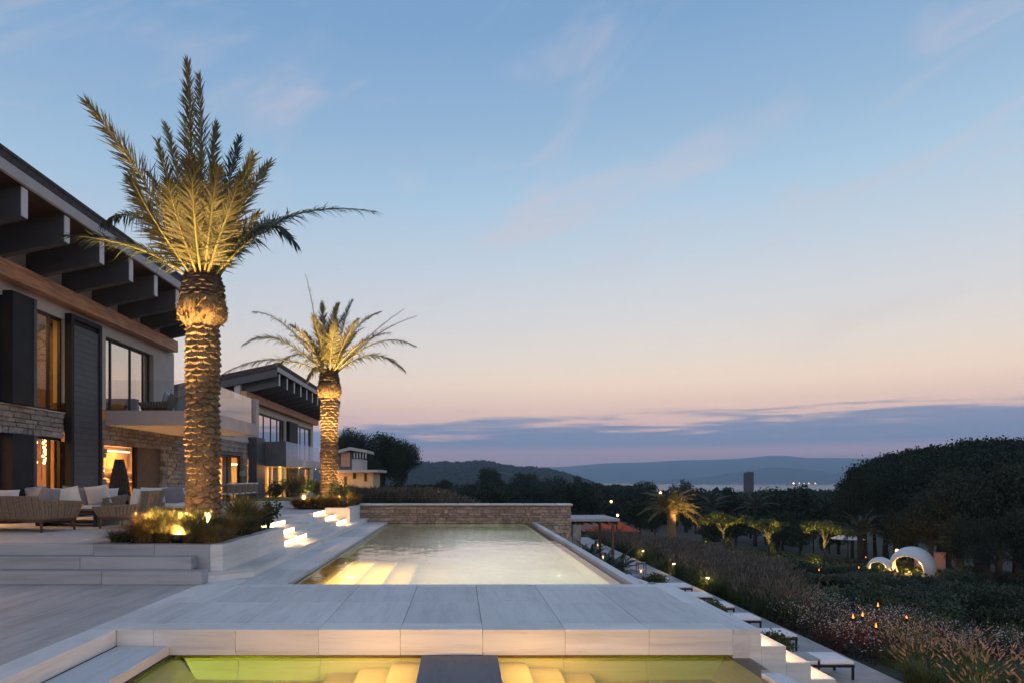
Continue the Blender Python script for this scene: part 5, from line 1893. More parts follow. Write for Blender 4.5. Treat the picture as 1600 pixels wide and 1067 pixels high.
# dining set
def dining_chair():
    t = thing("dining_chair", "x", "chair", (0, 0, 0))
    for sx in (-1, 1):
        for sy in (-1, 1):
            MB().tube([(sx * .17, sy * .17, .42), (sx * .22, sy * .22, 0)], [.018, .012], 6).build("leg", MAT["teak"], t, True, False)
    MB().cbox(-.24, .24, -.24, .24, .41, .47, .02).build("seat", MAT["cushion_white"], t, True, False)
    vs, fs = [], []
    n = 10
    for j in range(5):
        for i in range(n + 1):
            a = math.pi * (1.08 + .84 * i / n)
            r = .27 + .025 * j / 4
            vs.append((r * math.cos(a), r * math.sin(a) * (.95 + .1 * j / 4), .40 + .41 * j / 4))
    k = len(vs)
    vs += [(x * .9, y * .9, z) for x, y, z in vs]
    for j in range(4):
        for i in range(n):
            q = (j * (n + 1) + i, j * (n + 1) + i + 1, (j + 1) * (n + 1) + i + 1, (j + 1) * (n + 1) + i)
            fs += [q, tuple(x + k for x in q[::-1])]
    for i in range(n):
        fs.append((4 * (n + 1) + i, 4 * (n + 1) + i + 1, 4 * (n + 1) + i + 1 + k, 4 * (n + 1) + i + k))
    MB().add(vs, fs).build("backrest", MAT["rope"], t, True, False)
    vs2 = [vs[4 * (n + 1) + i] for i in range(n + 1)]
    MB().tube([(x * .95, y * .95, z + .005) for x, y, z in vs2], .022, 6).build("top_rail", MAT["lounger_pad"], t, True, False)
    return t


dc = dining_chair()
names = ["first", "second", "third", "fourth", "fifth"]
for k in range(5):
    c = dc if k == 0 else copy_tree(dc)
    c.location = (-8.62 - .02 * k, 25.3 + .78 * k, TZ)
    c.rotation_euler = (0, 0, R(92))
    c["label"] = f"rounded rope dining chair, {names[k]} from the tall palm trunk in the near row"
    c["group"] = "dining chairs on the terrace"
dt = thing("dining_table", "long dark dining table behind the row of rope chairs", "table", (-9.4, 27, TZ))
MB().cbox(-.45, .45, -2.0, 2.0, .70, .75, .008).build("top", MAT["teak"], dt, False, False)
for sx in (-1, 1):
    for sy in (-1, 1):
        MB().cbox(sx * .36 - .04, sx * .36 + .04, sy * 1.85 - .04, sy * 1.85 + .04, 0, .70, .006).build("leg", MAT["teak"], dt, False, False)

# balcony chairs
sofa("lounge chair with white cushion on the balcony by the window", (-9.75, 22.0, 3.572), R(100), 0.72, 0.8, cushions=1, name="armchair", cat="armchair", back_h=.70, arm_h=.45)
sofa("low seat with white cushions on the balcony near the palm trunk", (-8.9, 23.3, 3.572), R(120), 0.72, 0.8, cushions=1, name="armchair", cat="armchair", back_h=.45, arm_h=.40)

# ================================================================== lower terrace: loungers, lanterns
LZ = -2.344


def lounger():
    t = thing("sun_lounger", "x", "sun lounger", (0, 0, 0))
    for sx in (-.95, .98):
        for sy in (-.33, .33):
            MB().cbox(sx - .02, sx + .02, sy - .02, sy + .02, 0, .27, .003).build("leg", MAT["black_metal"], t, False, False)
    b = MB()
    for sy in (-.35, .35):
        b.cbox(-1.0, 1.0, sy - .018, sy + .018, .25, .295, .003)
    for sx in (-.98, -.3, .3, .98):
        b.cbox(sx - .018, sx + .018, -.33, .33, .255, .29, .003)
    b.build("frame", MAT["black_metal"], t, False, False)
    MB().cbox(-.25, 1.0, -.37, .37, .296, .375, .03).build("pad", MAT["lounger_pad"], t, True, False)
    p = MB().cbox(-.80, 0, -.37, .37, 0, .08, .03)
    p.xf(Matrix.Translation((-.262, 0, .30)) @ Matrix.Rotation(R(22), 4, "Y"))
    p.build("head_pad", MAT["lounger_pad"], t, True, False)
    o = link("pillow", pillow_mesh(.55, .30, .14, "cushion_grey"), t, False)
    o.location = (-.78, 0, .62)
    o.rotation_euler = (R(68), 0, R(90))
    return t


lg = lounger()
LG = [(13.66, "nearest sun lounger with pinkish pad at the foot of the stair"), (15.9, "second nearest sun lounger, beyond the tall bush by the stair"), (17.75, "third sun lounger between two low bushes"),
      (19.45, "fourth sun lounger from the camera on the lower path"), (21.1, "fifth sun lounger from the camera on the lower path"), (22.9, "farthest sun lounger along the lower path")]
for k, (y, lb) in enumerate(LG):
    c = lg if k == 0 else copy_tree(lg)
    c.location = (6.70, y, LZ)
    c["label"] = lb
    c["group"] = "sun loungers on the lower path"
for i, (x, y, rx, rz, lb, m) in enumerate(((6.75, 14.85, .42, .52, "golden green bush between the two nearest loungers", "plane_leaf"), (6.35, 16.9, .38, .50, "dark low bush between the second and third loungers", "bush_leaf"),
                                           (6.9, 18.65, .4, .48, "golden green bush between the third and fourth loungers", "plane_leaf"), (6.7, 23.9, .42, .5, "golden bush beyond the farthest lounger", "plane_leaf"))):
    shrub(lb, (x, y, LZ), rx * 1.4, rz * 1.25, 2200, 0.08, m, seed=50 + i)
    V, F = blades(260, 0, rz * 1.2, .45, .014, np.random.default_rng(60 + i), .16, 3)
    tg = thing("grass_tuft", lb.replace("bush", "grass sprouting out of the bush"), "grass", (x, y, LZ))
    link("blades", fast_mesh("blades", V + np.array((x, y, LZ)), F, MAT["pampas_blade"]), tg)


def lantern(label, loc, h=0.5, w=0.24, watt=14, group=None):
    t = thing("candle_lantern", label, "lantern", loc, group=group)
    x, y, z = loc
    b = MB()
    for sx in (-1, 1):
        for sy in (-1, 1):
            b.box(x + sx * w / 2 - .012, x + sx * w / 2 + .012, y + sy * w / 2 - .012, y + sy * w / 2 + .012, z + .03, z + h)
    b.build("frame", MAT["black_metal"], t)
    MB().cbox(x - w / 2 - .02, x + w / 2 + .02, y - w / 2 - .02, y + w / 2 + .02, z, z + .03, .004).build("base", MAT["black_metal"], t)
    MB().cbox(x - w / 2 - .02, x + w / 2 + .02, y - w / 2 - .02, y + w / 2 + .02, z + h, z + h + .03, .004).build("lid", MAT["black_metal"], t)
    for sy in (-1, 1):
        MB().add([(x - w / 2 + .013, y + sy * w / 2, z + .03), (x + w / 2 - .013, y + sy * w / 2, z + .03), (x + w / 2 - .013, y + sy * w / 2, z + h), (x - w / 2 + .013, y + sy * w / 2, z + h)], [(0, 1, 2, 3)]).build("glass", MAT["lantern_glass"], t, fix=False)
    MB().lathe([(0, 0), (.045, 0), (.045, h * .35), (0, h * .36)], 10, (x, y, z + .03)).build("candle", MAT["cushion_cream"], t, True)
    MB().lathe([(0, 0), (.018, .02), (.02, .045), (.008, .08), (0, .1)], 8, (x, y, z + .04 + h * .36)).build("flame", MAT["candle"], t, True)
    lamp("lantern_lamp", "POINT", (x, y, z + .09 + h * .36), watt, (1.0, .5, .16), t, .03)
    return t


# side table with lantern beside the nearest lounger
st = thing("side_table", "black framed side table beside the nearest lounger", "table", (6.28, 12.9, LZ))
b = MB()
for sx in (-.38, .38):
    for sy in (-.25, .25):
        b.box(6.28 + sx - .015, 6.28 + sx + .015, 12.9 + sy - .015, 12.9 + sy + .015, LZ, LZ + .56)
b.build("legs", MAT["black_metal"], st)
MB().cbox(5.88, 6.68, 12.63, 13.17, LZ + .56, LZ + .59, .004).build("top", MAT["path_stone"], st)
lantern("candle lantern under the side table by the nearest lounger", (6.22, 12.95, LZ), .40, .20, 20)
lantern("black candle lantern on the path beyond the pool edge", (7.1, 26.7, LZ), .60, .30, 22)
lantern("small candle lantern among the spiky plants beside the pool", (6.1, 29.0, LZ + .35), .4, .2, 14)
lantern("small candle lantern under the pergola", (6.6, 32.6, LZ + .5), .45, .22, 14)
lantern("low candle lantern at the path edge past the black lantern", (7.55, 25.6, LZ), .22, .2, 8)


def torch(label, loc, h=0.9, watt=7, group="garden torches"):
    t = thing("garden_torch", label, "torch", loc, group=group)
    x, y, z = loc
    MB().tube([(x, y, z), (x, y, z + h)], .012, 6).build("pole", MAT["black_metal"], t, True)
    MB().lathe([(0, 0), (.035, 0), (.05, .06), (.045, .07), (0, .05)], 10, (x, y, z + h)).build("cup", MAT["black_metal"], t, True)
    MB().lathe([(0, 0), (.016, .02), (.02, .05), (.011, .09), (.003, .13), (0, .14)], 8, (x, y, z + h + .04)).build("flame", MAT["flame"], t, True)
    lamp("torch_lamp", "POINT", (x, y, z + h + .2), watt, (1.0, .38, .08), t, .05)
    return t


def torch_at(label, u, v, D, h=0.9, watt=7, group="garden torches"):
    x, zf = ox(u, D), oz(v, D)
    return torch(label, (x, D, zf - h - .1), h, watt, group)


torch_at("leftmost garden torch in the pale flower bed", 1333, 963, 17.2)
torch_at("garden torch close right of the leftmost one in the flower bed", 1348, 960, 17.6)
torch_at("highest garden torch at the back of the flower bed", 1372, 945, 18.6)
torch_at("lowest garden torch in the flower bed near the red grass", 1369, 977, 16.4)
torch_at("rightmost garden torch at the edge of the dark shrubs", 1417, 963, 17.0)
torch_at("leftmost torch on the grassy bank behind the pool wall", 667, 776, 29.5, 1.0, 5, "torches on the grassy bank")
torch_at("highest torch on the grassy bank behind the pool wall", 685, 769, 31.5, 1.0, 5, "torches on the grassy bank")
torch_at("middle low torch on the grassy bank behind the pool wall", 687, 780, 28.8, 0.9, 5, "torches on the grassy bank")
torch_at("rightmost torch on the grassy bank behind the pool wall", 694, 780, 28.8, 0.9, 5, "torches on the grassy bank")
torch_at("small torch in the garden left of the white rings", 1353, 870, 42, .9, 14)
torch_at("small low torch at the garden path below the little tree", 1280, 890, 33, .8, 8)
torch_at("small torch between the little tree and the white rings", 1342, 886, 36, .8, 8)

# ================================================================== pergola, small far buildings
pg = thing("pergola", "flat roofed pergola on dark posts behind the pool wall", "pergola", (6.2, 31, -2.9))
MB().cbox(4.6, 7.05, 30.0, 33.2, -0.32, -0.20, .015).build("roof", MAT["step_stone"], pg)
for k in range(7):
    MB().cbox(4.7 + .37 * k, 4.78 + .37 * k, 30.1, 33.1, -0.46, -0.321, .006).build("joist", MAT["teak"], pg)
for x, y in ((6.78, 30.2), (6.78, 33.0), (5.7, 33.0)):
    MB().cbox(x - .06, x + .06, y - .06, y + .06, -3.2, -.461, .006).build("post", MAT["teak"], pg)
MB().cbox(5.0, 5.35, 30.05, 30.45, -3.2, -.461, .01).build("stone_pillar", MAT["house_block"], pg)

fh = thing("cottage", "small cottage with terracotta roof beyond the pergola", "house", (13.5, 62, -5))
MB().box(11.2, 15.6, 60, 64, -6, -3.1).build("wall", MAT["far_render"], fh)
MB().prism([(10.9, -3.1), (15.9, -3.1), (13.4, -2.0)], 1, 59.6, 64.4).build("roof", MAT["terracotta"], fh)
MB().box(12.6, 13.5, 59.96, 59.995, -4.6, -3.5).build("window", MAT["black_metal"], fh)


def far_house(label, u, v, D, w, h, roof=True, d=8):
    x, z = ox(u, D), oz(v, D)
    t = thing("far_house", label, "house", (x, D, z - h))
    MB().box(x - w / 2, x + w / 2, D, D + d, z - h - 4, z - h * .3).build("wall", MAT["far_render"], t)
    MB().prism([(x - w / 2 - .4, z - h * .3), (x + w / 2 + .4, z - h * .3), (x + w * .1, z)], 1, D - .4, D + d + .4).build("roof", MAT["terracotta"], t)
    for k in range(3):
        wx = x - w * .33 + w * .33 * k
        MB().box(wx - .5, wx + .5, D - .05, D - .003, z - h * .85, z - h * .5).build("window", MAT["black_metal"], t)
    return t


far_house("far tile roofed house among trees above the left part of the pool wall", 792, 765, 210, 9, 5)
far_house("far pale house among trees left of the street lamp", 926, 767, 190, 7, 6)
far_house("far pale house among trees right above the street lamp", 964, 769, 200, 5, 5)
far_house("far house among trees right of the lit palm", 1093, 783, 150, 6, 4)
far_house("far pale house below the tower on its left", 1118, 768, 260, 10, 5)
far_house("far pale house among the trees left of the pine mass", 1270, 783, 190, 9, 4)

tw = thing("stone_tower", "square dark stone tower rising over the trees before the bay", "tower", (ox(1172.5, 420), 420, -16))
x0, x1 = ox(1166.5, 420), ox(1178, 420)
MB().cbox(x0, x1, 420, 424.5, -20, oz(737.5, 420), .05).build("shaft", MAT["tower_stone"], tw)
for k in range(4):
    xa = x0 + (x1 - x0) * (k + .12) / 4
    MB().box(xa, xa + .75, 419.9, 420.3, oz(737.5, 420), oz(736.4, 420)).build("merlon", MAT["tower_stone"], tw)
for zc in (1.0, -2.2):
    MB().box((x0 + x1) / 2 - .3, (x0 + x1) / 2 + .3, 419.97, 419.998, zc, zc + 1.1).build("slit_window", MAT["black_metal"], tw)


def street_lamp(label, u, v, D, watt, r=0.14, m="flame"):
    x, z = ox(u, D), oz(v, D)
    t = thing("street_lamp", label, "lamp", (x, D, z - 4.2))
    MB().tube([(x, D + .3, z - 5.5), (x, D + .3, z), (x, D + .1, z + .2)], .05, 6).build("pole", MAT["black_metal"], t, True)
    MB().lathe([(0, -r), (r * .7, -r * .7), (r, 0), (r * .7, r * .7), (0, r)], 10, (x, D, z)).build("globe", MAT["bulb"], t, True)
    lamp("street_lamp_light", "POINT", (x, D - .4, z), watt, AMBER, t, .15)
    return t


street_lamp("orange street lamp glowing among the valley trees", 955, 783, 95, 160, .16)
street_lamp("low orange lamp beside the terracotta roofed cottage", 965, 804.5, 58, 60, .10)
street_lamp("orange lamp behind the crown of the lit palm", 1032, 769.5, 110, 120, .2)
street_lamp("small lamp glowing behind the little tree nearest the pines", 1274, 819, 60, 40, .10)
street_lamp("orange lamp at the right edge below the pines", 1591, 855, 44, 30, .09)
street_lamp("orange lamp behind the large white ring", 1402, 860, 49, 60, .12)

# ================================================================== small palms
def small_palm(label, loc, trunk_h, n, L, seed, mat="palm_leaf_unlit", trunk_r=.2, droop=.5, group=None, name="palm_tree", cat="palm tree", up=0.9):
    rng = np.random.default_rng(seed)
    t = thing(name, label, cat, loc, group=group)
    x, y, z = loc
    if trunk_h > .15:
        MB().lathe([(trunk_r * 1.25, -.3), (trunk_r, trunk_h * .2), (trunk_r * .95, trunk_h * .85), (trunk_r * 1.35, trunk_h * .95), (trunk_r * .8, trunk_h * 1.05)], 12, loc, .06).build("trunk", MAT["leaf_scar" if mat == "palm_leaf_lit" else "tree_bark"], t, True)  # trunks of unlit palms take a darker bark colour
    for k in range(n):
        a = k * 2.39996 + rng.uniform(-.2, .2)
        f = (k + .5) / n
        el = up * (1.55 - 1.5 * f) + rng.uniform(-.1, .1)
        l = L * rng.uniform(.8, 1.1)
        c, s = math.cos(a), math.sin(a)
        p0 = np.array([x, y, z + trunk_h])
        p1 = p0 + l * .6 * np.array([c * math.cos(el), s * math.cos(el), math.sin(el)])
        p2 = p1 + l * .55 * np.array([c * math.cos(el - droop * 1.6), s * math.cos(el - droop * 1.6), math.sin(el - droop * 1.6)])
        add_frond(t, p0, p1, p2, rng=rng, n=34, lmax=L * .24, width=L * .022, lift=.35, mat=mat, rr=.02 * L / 2)
    return t


gp = lambda u, D: (ox(u, D), D, float(gz(ox(u, D), D)))
p = gp(1049, 50)
small_palm("young palm lit golden from below in the middle of the garden", p, 2.9, 40, 2.25, 3, "palm_leaf_lit", .33, .62, up=.82)
uplight("uplight at the foot of the golden lit garden palm", (p[0] + 1.5, p[1] - 2.0, p[2]), 4200, (p[0] + .75, p[1] - .3, p[2] + 3.7), R(50), WARM)
uplight("second uplight left of the golden lit garden palm", (p[0] - 1.7, p[1] - 1.6, p[2]), 2600, (p[0] - .8, p[1] - .2, p[2] + 3.7), R(50), WARM)
for i, (u, D, h, L, lb) in enumerate(((1344, 54, 2.4, 2.0, "dark unlit palm at the left foot of the pine mass"), (1400, 56, 2.2, 1.9, "dark unlit palm in front of the pines, right of the white parasol"),
                                      (1180, 74, 4.2, 2.4, "dark palm behind the middle lit tree"), (1112, 76, 3.6, 2.2, "dark palm between the lit palm and the left lit tree"))):
    small_palm(lb, gp(u, D), h, 26, L, 40 + i, trunk_r=.2)
for i, (x, y, L, lb) in enumerate(((5.4, 25.2, .85, "dark spiky cycad nearest the pool corner"), (6.1, 26.2, .8, "dark spiky cycad beside the black lantern"), (4.7, 27.3, .9, "dark spiky cycad at the end of the pool wall"),
                                   (5.7, 29.6, .9, "spiky cycad in front of the pergola"))):
    small_palm(lb, (x, y, -2.36), .3, 26, L * 1.25, 60 + i, trunk_r=.13, name="cycad", cat="cycad", droop=.45)

# three little trees lit from below
for i, (u, D, h, wd, lb) in enumerate(((1130, 52, 3.5, .80, "little spreading tree lit from below, left of the three"), (1202, 50, 3.3, .84, "little spreading tree lit from below, in the middle of the three"),
                                       (1288, 48, 3.5, .72, "little spreading tree lit from below, right of the three near the parasol"))):
    q = gp(u, D)
    plant_tree("garden_tree", lb, q, h, "flat", 70 + i, "plane_leaf", 3600, .055, wd, "little lit garden trees", i * 1.1)
    uplight(("uplight under the left of the three little trees", "uplight under the middle one of the three little trees", "uplight under the right of the three little trees")[i],
            (q[0] - .7, q[1] - 1.2, q[2]), 1300, (q[0] - .35, q[1] - .3, q[2] + 2.8), R(75), (1.0, .76, .2))
# climbers lit on the hedge behind
for i, (u, D, lb) in enumerate(((1103, 55, "shrub glowing green left of the left lit tree"), (1141, 54, "column of leaves glowing beside the left lit tree"), (1205, 52.5, "column of leaves glowing behind the middle lit tree"),
                                (1268, 47, "low shrub glowing yellow at the right lit tree"))):
    q = gp(u, D)
    sh_ = shrub(lb, q, .7 if i in (0, 3) else .35, 1.3 if i in (1, 2) else .9, 900, .12, "plane_leaf", 80 + i)
    lamp("shrub_lamp", "POINT", (q[0] - .2, q[1] - .9, q[2] + .3), 40, (1.0, .74, .2), sh_, .05)

# ================================================================== white ring sculptures
def shell_ring(label, c, r, axis, t0=38, t1=128, th=.09):
    """zone of a hollow sphere: a thick white hoop"""
    t = thing("ring_sculpture", label, "sculpture", (c[0], c[1], c[2] - r))
    ax = Vector(axis).normalized()
    q = ax.to_track_quat("Z", "Y").to_matrix().to_4x4()
    n, m = 40, 14
    vs, fs = [], []
    for rr_ in (r, r - th):
        for j in range(m + 1):
            a = R(t0 + (t1 - t0) * j / m)
            for i in range(n):
                b = 2 * math.pi * i / n
                vs.append((rr_ * math.sin(a) * math.cos(b), rr_ * math.sin(a) * math.sin(b), rr_ * math.cos(a)))
    k = (m + 1) * n
    for s in (0, 1):
        for j in range(m):
            for i in range(n):
                f = (s * k + j * n + i, s * k + j * n + (i + 1) % n, s * k + (j + 1) * n + (i + 1) % n, s * k + (j + 1) * n + i)
                fs.append(f if s else f[::-1])
    for j in (0, m):
        for i in range(n):
            fs.append((j * n + i, j * n + (i + 1) % n, k + j * n + (i + 1) % n, k + j * n + i))
    b = MB().add(vs, fs)
    b.xf(Matrix.Translation(c) @ q)
    b.build("shell", MAT["white_shell"], t, True)
    return t


cx_, cy_ = ox(1426, 45), 45
rg1 = shell_ring("large white hollow ring sculpture glowing amber inside", (cx_, cy_, oz(884, 45)), 1.30, (-0.78, -0.60, -0.20), 47, 110)
lamp("ring_lamp", "POINT", (cx_ - .1, cy_ - .1, oz(889, 45)), 260, (1.0, .55, .14), rg1, .08)
cx2, cy2 = ox(1376, 46), 46
rg2 = shell_ring("small white hollow ring sculpture left of the large one", (cx2, cy2, oz(888, 46)), .80, (-0.76, -0.64, -.12), 48, 112, .06)
lamp("ring_lamp", "POINT", (cx2 - .05, cy2 - .05, oz(890, 46)), 90, (1.0, .6, .18), rg2, .06)
gw = thing("garden_wall", "pinkish rendered garden wall behind the large white ring", "wall", (ox(1455, 50), 50, -6))
MB().cbox(ox(1434, 50), ox(1478, 50), 50, 50.4, -7, oz(864, 50), .02).build("panel", MAT["pink_render"], gw)
MB().cbox(ox(1433, 50), ox(1479, 50), 49.95, 50.45, oz(864, 50), oz(862.5, 50), .01).build("cap", MAT["pink_render"], gw)
lamp("wall_lamp", "POINT", (ox(1452, 50), 48.9, oz(872, 50)), 9, (1.0, .55, .3), gw, .1)
par = thing("parasol", "pale open parasol under the trees right of the little lit trees", "parasol", (ox(1325, 58), 58, -6.4))
px_, pz_ = ox(1325, 58), oz(841, 58)
MB().lathe([(0, .42), (.7, .22), (1.35, .0), (1.33, -.03), (.6, .16), (0, .36)], 8, (px_, 58, pz_)).build("canopy", MAT["lounger_pad"], par)
MB().tube([(px_, 58, pz_ + .36), (px_, 58, pz_ - 2.6)], .04, 8).build("pole", MAT["black_metal"], par, True)

# ================================================================== garden planting on the right slope
def scatter(n, x0, x1, y0, y1, rng, keep=None):
    P_ = np.stack([rng.uniform(x0, x1, n), rng.uniform(y0, y1, n)], 1)
    if keep is not None:
        P_ = P_[keep(P_[:, 0], P_[:, 1])]
    return P_


def spindles(base, d, L, w, rng):
    """feathery plumes: two crossed tapered leaves each"""
    n = len(base)
    r = rng.normal(size=(n, 3))
    u = np.cross(d, r)
    u /= np.linalg.norm(u, axis=1)[:, None]
    v = np.cross(d, u)
    parts = []
    for a in (u, v):
        V = np.stack([base, base + d * (L * .35)[:, None] + a * (w / 2)[:, None], base + d * L[:, None], base + d * (L * .35)[:, None] - a * (w / 2)[:, None]], 1).reshape(-1, 3)
        k = np.arange(n) * 4
        parts.append((V, np.stack([k, k + 1, k + 2, k + 3], 1)))
    return merge(parts)


def grass_bed(name, label, pts, zfun, h, lean, nb, npl, width, pl, pw, mb, mp, seed, base_r=.12, nvar=10):
    rng = np.random.default_rng(seed)
    var = []
    for k in range(nvar):
        B = blades(nb, 0, h, lean, width, rng, base_r, 3)
        a = rng.uniform(0, 2 * np.pi, npl)
        le = lean * rng.uniform(.2, 1.0, npl)
        zz_ = h * rng.uniform(.85, 1.25, npl)
        base = np.stack([np.cos(a) * le, np.sin(a) * le, zz_], 1)
        d = np.stack([np.cos(a) * le * .8, np.sin(a) * le * .8, np.full(npl, .45 * h)], 1)
        d /= np.linalg.norm(d, axis=1)[:, None]
        Pm = spindles(base, d, pl * rng.uniform(.7, 1.2, npl), pw * rng.uniform(.8, 1.2, npl), rng)
        var.append((B, Pm))
    bs, ps = [], []
    z = zfun(pts[:, 0], pts[:, 1])
    for i, (x, y) in enumerate(pts):
        B, Pm = var[rng.integers(nvar)]
        s = rng.uniform(.75, 1.2)
        a = rng.uniform(0, 6.28)
        M = np.array([[math.cos(a), -math.sin(a), 0], [math.sin(a), math.cos(a), 0], [0, 0, 1]]) * s
        o = np.array([x, y, z[i] - .03])
        bs.append((B[0] @ M.T + o, B[1]))
        ps.append((Pm[0] @ M.T + o, Pm[1]))
    t = thing(name, label, None, (float(pts[0, 0]), float(pts[0, 1]), float(z[0])), kind="stuff")
    link("blades", fast_mesh("blades", *merge(bs), MAT[mb]), t)
    link("plumes", fast_mesh("plumes", *merge(ps), MAT[mp]), t)
    return t


rng_g = np.random.default_rng(99)
# fountain grass along the path, pinkish plumes
P1 = scatter(1500, 8.7, 16.5, 18.5, 46, rng_g, lambda x, y: (x < 9.6 + (y - 18.5) * .42) & (x < 15.5))
grass_bed("fountain_grass", "pinkish fountain grass in a long drift along the lower path", P1, gz, .80, .42, 110, 12, .016, .22, .032, "grass_blade", "grass_plume", 1)
P6 = np.concatenate([scatter(260, 8.7, 16.5, 17.5, 46, rng_g, lambda x, y: (x < 10.2 + (y - 18.5) * .42) & (x < 16)), scatter(60, 9.5, 18, 16.5, 26, rng_g, lambda x, y: y > 15.5 + (x - 8.7) * .42)])
grass_bed("green_grass", "fresh green grass clumps scattered among the fountain grass and flowers", P6, gz, .78, .5, 120, 3, .020, .16, .03, "pampas_blade", "grass_plume", 6, .16)
# grassy bank behind the pool wall
P2 = scatter(900, -6.5, 2.2, 25.8, 36, rng_g, lambda x, y: (y > 25.8 + .4) & (x > -5.2 - (y - 25) * .1))
grass_bed("fountain_grass", "pinkish fountain grass on the bank behind the pool wall", P2, gz, .66, .38, 90, 14, .018, .22, .036, "grass_blade", "grass_plume", 2)
# foreground grass with tan plumes, bottom right
P3 = scatter(150, 8.75, 15.0, 8.6, 15.6, rng_g, lambda x, y: (x > 8.7 + np.maximum(0, y - 14.3) * 1.2))
grass_bed("feather_grass", "green feather grass with tan plumes in the bottom right corner", P3, gz, .70, .55, 230, 22, .011, .13, .028, "pampas_blade", "pampas_plume", 3, .14)
# red grass patches
P4 = np.concatenate([scatter(15, 9.0, 10.3, 15.9, 17.2, rng_g), scatter(11, 11.8, 13.2, 17.6, 18.8, rng_g)])
grass_bed("red_grass", "dark red grass in two patches beside the pale flowers", P4, gz, .46, .32, 110, 8, .012, .12, .03, "red_blade", "red_blade", 4, .18)
# pale flower bed
rng_f = np.random.default_rng(12)
P5 = scatter(15000, 8.7, 17.5, 12.6, 24, rng_f, lambda x, y: (x < 9.4 + (24 - y) * .62 + 2.2) & (x > 8.65) & (y > 14.6 + (x - 8.7) * .42) & ~((y > 19.5) & (x < 9.6 + (y - 18.5) * .42)))
zf = gz(P5[:, 0], P5[:, 1])
hf = rng_f.uniform(.32, .85, len(P5)) * (0.9 + .25 * np.sin(P5[:, 0] * 2.1) * np.sin(P5[:, 1] * 1.7))
C5 = np.stack([P5[:, 0], P5[:, 1], zf + hf], 1)
fb = thing("pale_flowers", "drift of small pale flowers on wiry stems below the path", None, (11, 17, -2.8), kind="stuff")
link("petals", fast_mesh("petals", *leafquads(C5, rng_f, .036, None, .9), MAT["flower_white"]), fb)
Bb = []
for i in range(0, len(P5), 3):
    Bb.append((P5[i, 0], P5[i, 1], zf[i], hf[i]))
Bb = np.array(Bb)
n5 = len(Bb)
j1 = rng_f.normal(0, .09, (n5, 2))
wv = np.stack([np.full(n5, .006), np.zeros(n5), np.zeros(n5)], 1)
b0 = np.stack([Bb[:, 0] + j1[:, 0], Bb[:, 1] + j1[:, 1], Bb[:, 2]], 1)
b1 = np.stack([Bb[:, 0], Bb[:, 1], Bb[:, 2] + Bb[:, 3]], 1)
Vst = np.stack([b0 - wv, b0 + wv, b1 + wv * .5, b1 - wv * .5], 1).reshape(-1, 3)
kst = np.arange(n5) * 4
link("stems", fast_mesh("stems", Vst, np.stack([kst, kst + 1, kst + 2, kst + 3], 1), MAT["flower_stem"]), fb)
Cl = np.repeat(np.stack([Bb[:, 0], Bb[:, 1], Bb[:, 2]], 1), 4, 0)
Cl[:, :2] += rng_f.normal(0, .09, (len(Cl), 2))
Cl[:, 2] += rng_f.uniform(.03, .35, len(Cl))
link("leaves", fast_mesh("leaves", *leafquads(Cl, rng_f, .08), MAT["flower_stem"]), fb)

# dark shrubs further down the slope (three shapes, copied)
SH = []
for k in range(4):
    rg = np.random.default_rng(300 + k)
    bl = [(rg.uniform(-.5, .5), rg.uniform(-.5, .5), rg.uniform(.3, .75), rg.uniform(.3, .5), rg.uniform(.3, .5), rg.uniform(.22, .36)) for _ in range(9)]
    C, N = blob_points(bl, 1700, rg, .35)
    C[:, 2] = np.maximum(C[:, 2], -.05)
    st_ = MB()
    for c in bl[:6]:
        st_.tube([(0, 0, -.05), (c[0] * .6, c[1] * .6, c[2] * .6), (c[0], c[1], c[2])], [.03, .02, .008], 5)
    SH.append((fast_mesh("foliage", *leafquads(C, rg, .085, N * .5, .6), MAT["bush_leaf" if k < 2 else "tree_leaf"]), st_.mesh("stems", MAT["tree_bark"])))
rs = random.Random(4)
cells = []
for y in np.arange(15, 50, 1.9):
    for x in np.arange(10, 40, 1.9):
        xx, yy = x + rs.uniform(-.7, .7), y + rs.uniform(-.7, .7)
        uu = 718 + xx / yy * 1067
        if uu > 1650 or uu < 1080: continue
        if yy < 24 and xx < 9.4 + (24 - yy) * .62 + 2.9: continue
        if yy >= 24 and xx < max(15.8 - (yy - 30) * .05, 11.4): continue
        if abs(xx - ox(1426, 45)) < 2.4 and 40 < yy < 47.5: continue
        if abs(xx - ox(1376, 46)) < 1.6 and 41 < yy < 47.5: continue
        if yy > 44 and uu < 1330: continue
        cells.append((yy, xx))
cells.sort()
for yy, xx in cells:
    k = rs.randrange(4)
    t = thing("garden_shrub", "dark green shrub on the garden slope right of the path", "shrub", (xx, yy, float(gz(xx, yy)) - .05), rs.uniform(0, 6.28), "dark shrubs filling the garden slope")
    s = rs.uniform(.8, 1.35) if yy > 27 else rs.uniform(1.0, 1.6)
    t.scale = (s, s, s * (rs.uniform(.4, .6) if yy > 29 and 718 + xx / yy * 1067 < 1480 else rs.uniform(.5, 1.15)))
    link("foliage", SH[k][0], t, False)
    link("stems", SH[k][1], t, False)
# low ground cover between things on the slope
Pg = scatter(9000, 8.6, 36, 24, 60, rng_g, lambda x, y: (x / y < .95))
Cg = np.stack([Pg[:, 0], Pg[:, 1], gz(Pg[:, 0], Pg[:, 1]) + rng_g.uniform(0, .28, len(Pg))], 1)
gc = link("ground_cover", fast_mesh("ground_cover", *leafquads(Cg, rng_g, .26), MAT["grass_blade"]))
tag(gc, "low dark ground cover on the garden slope", None, kind="stuff")
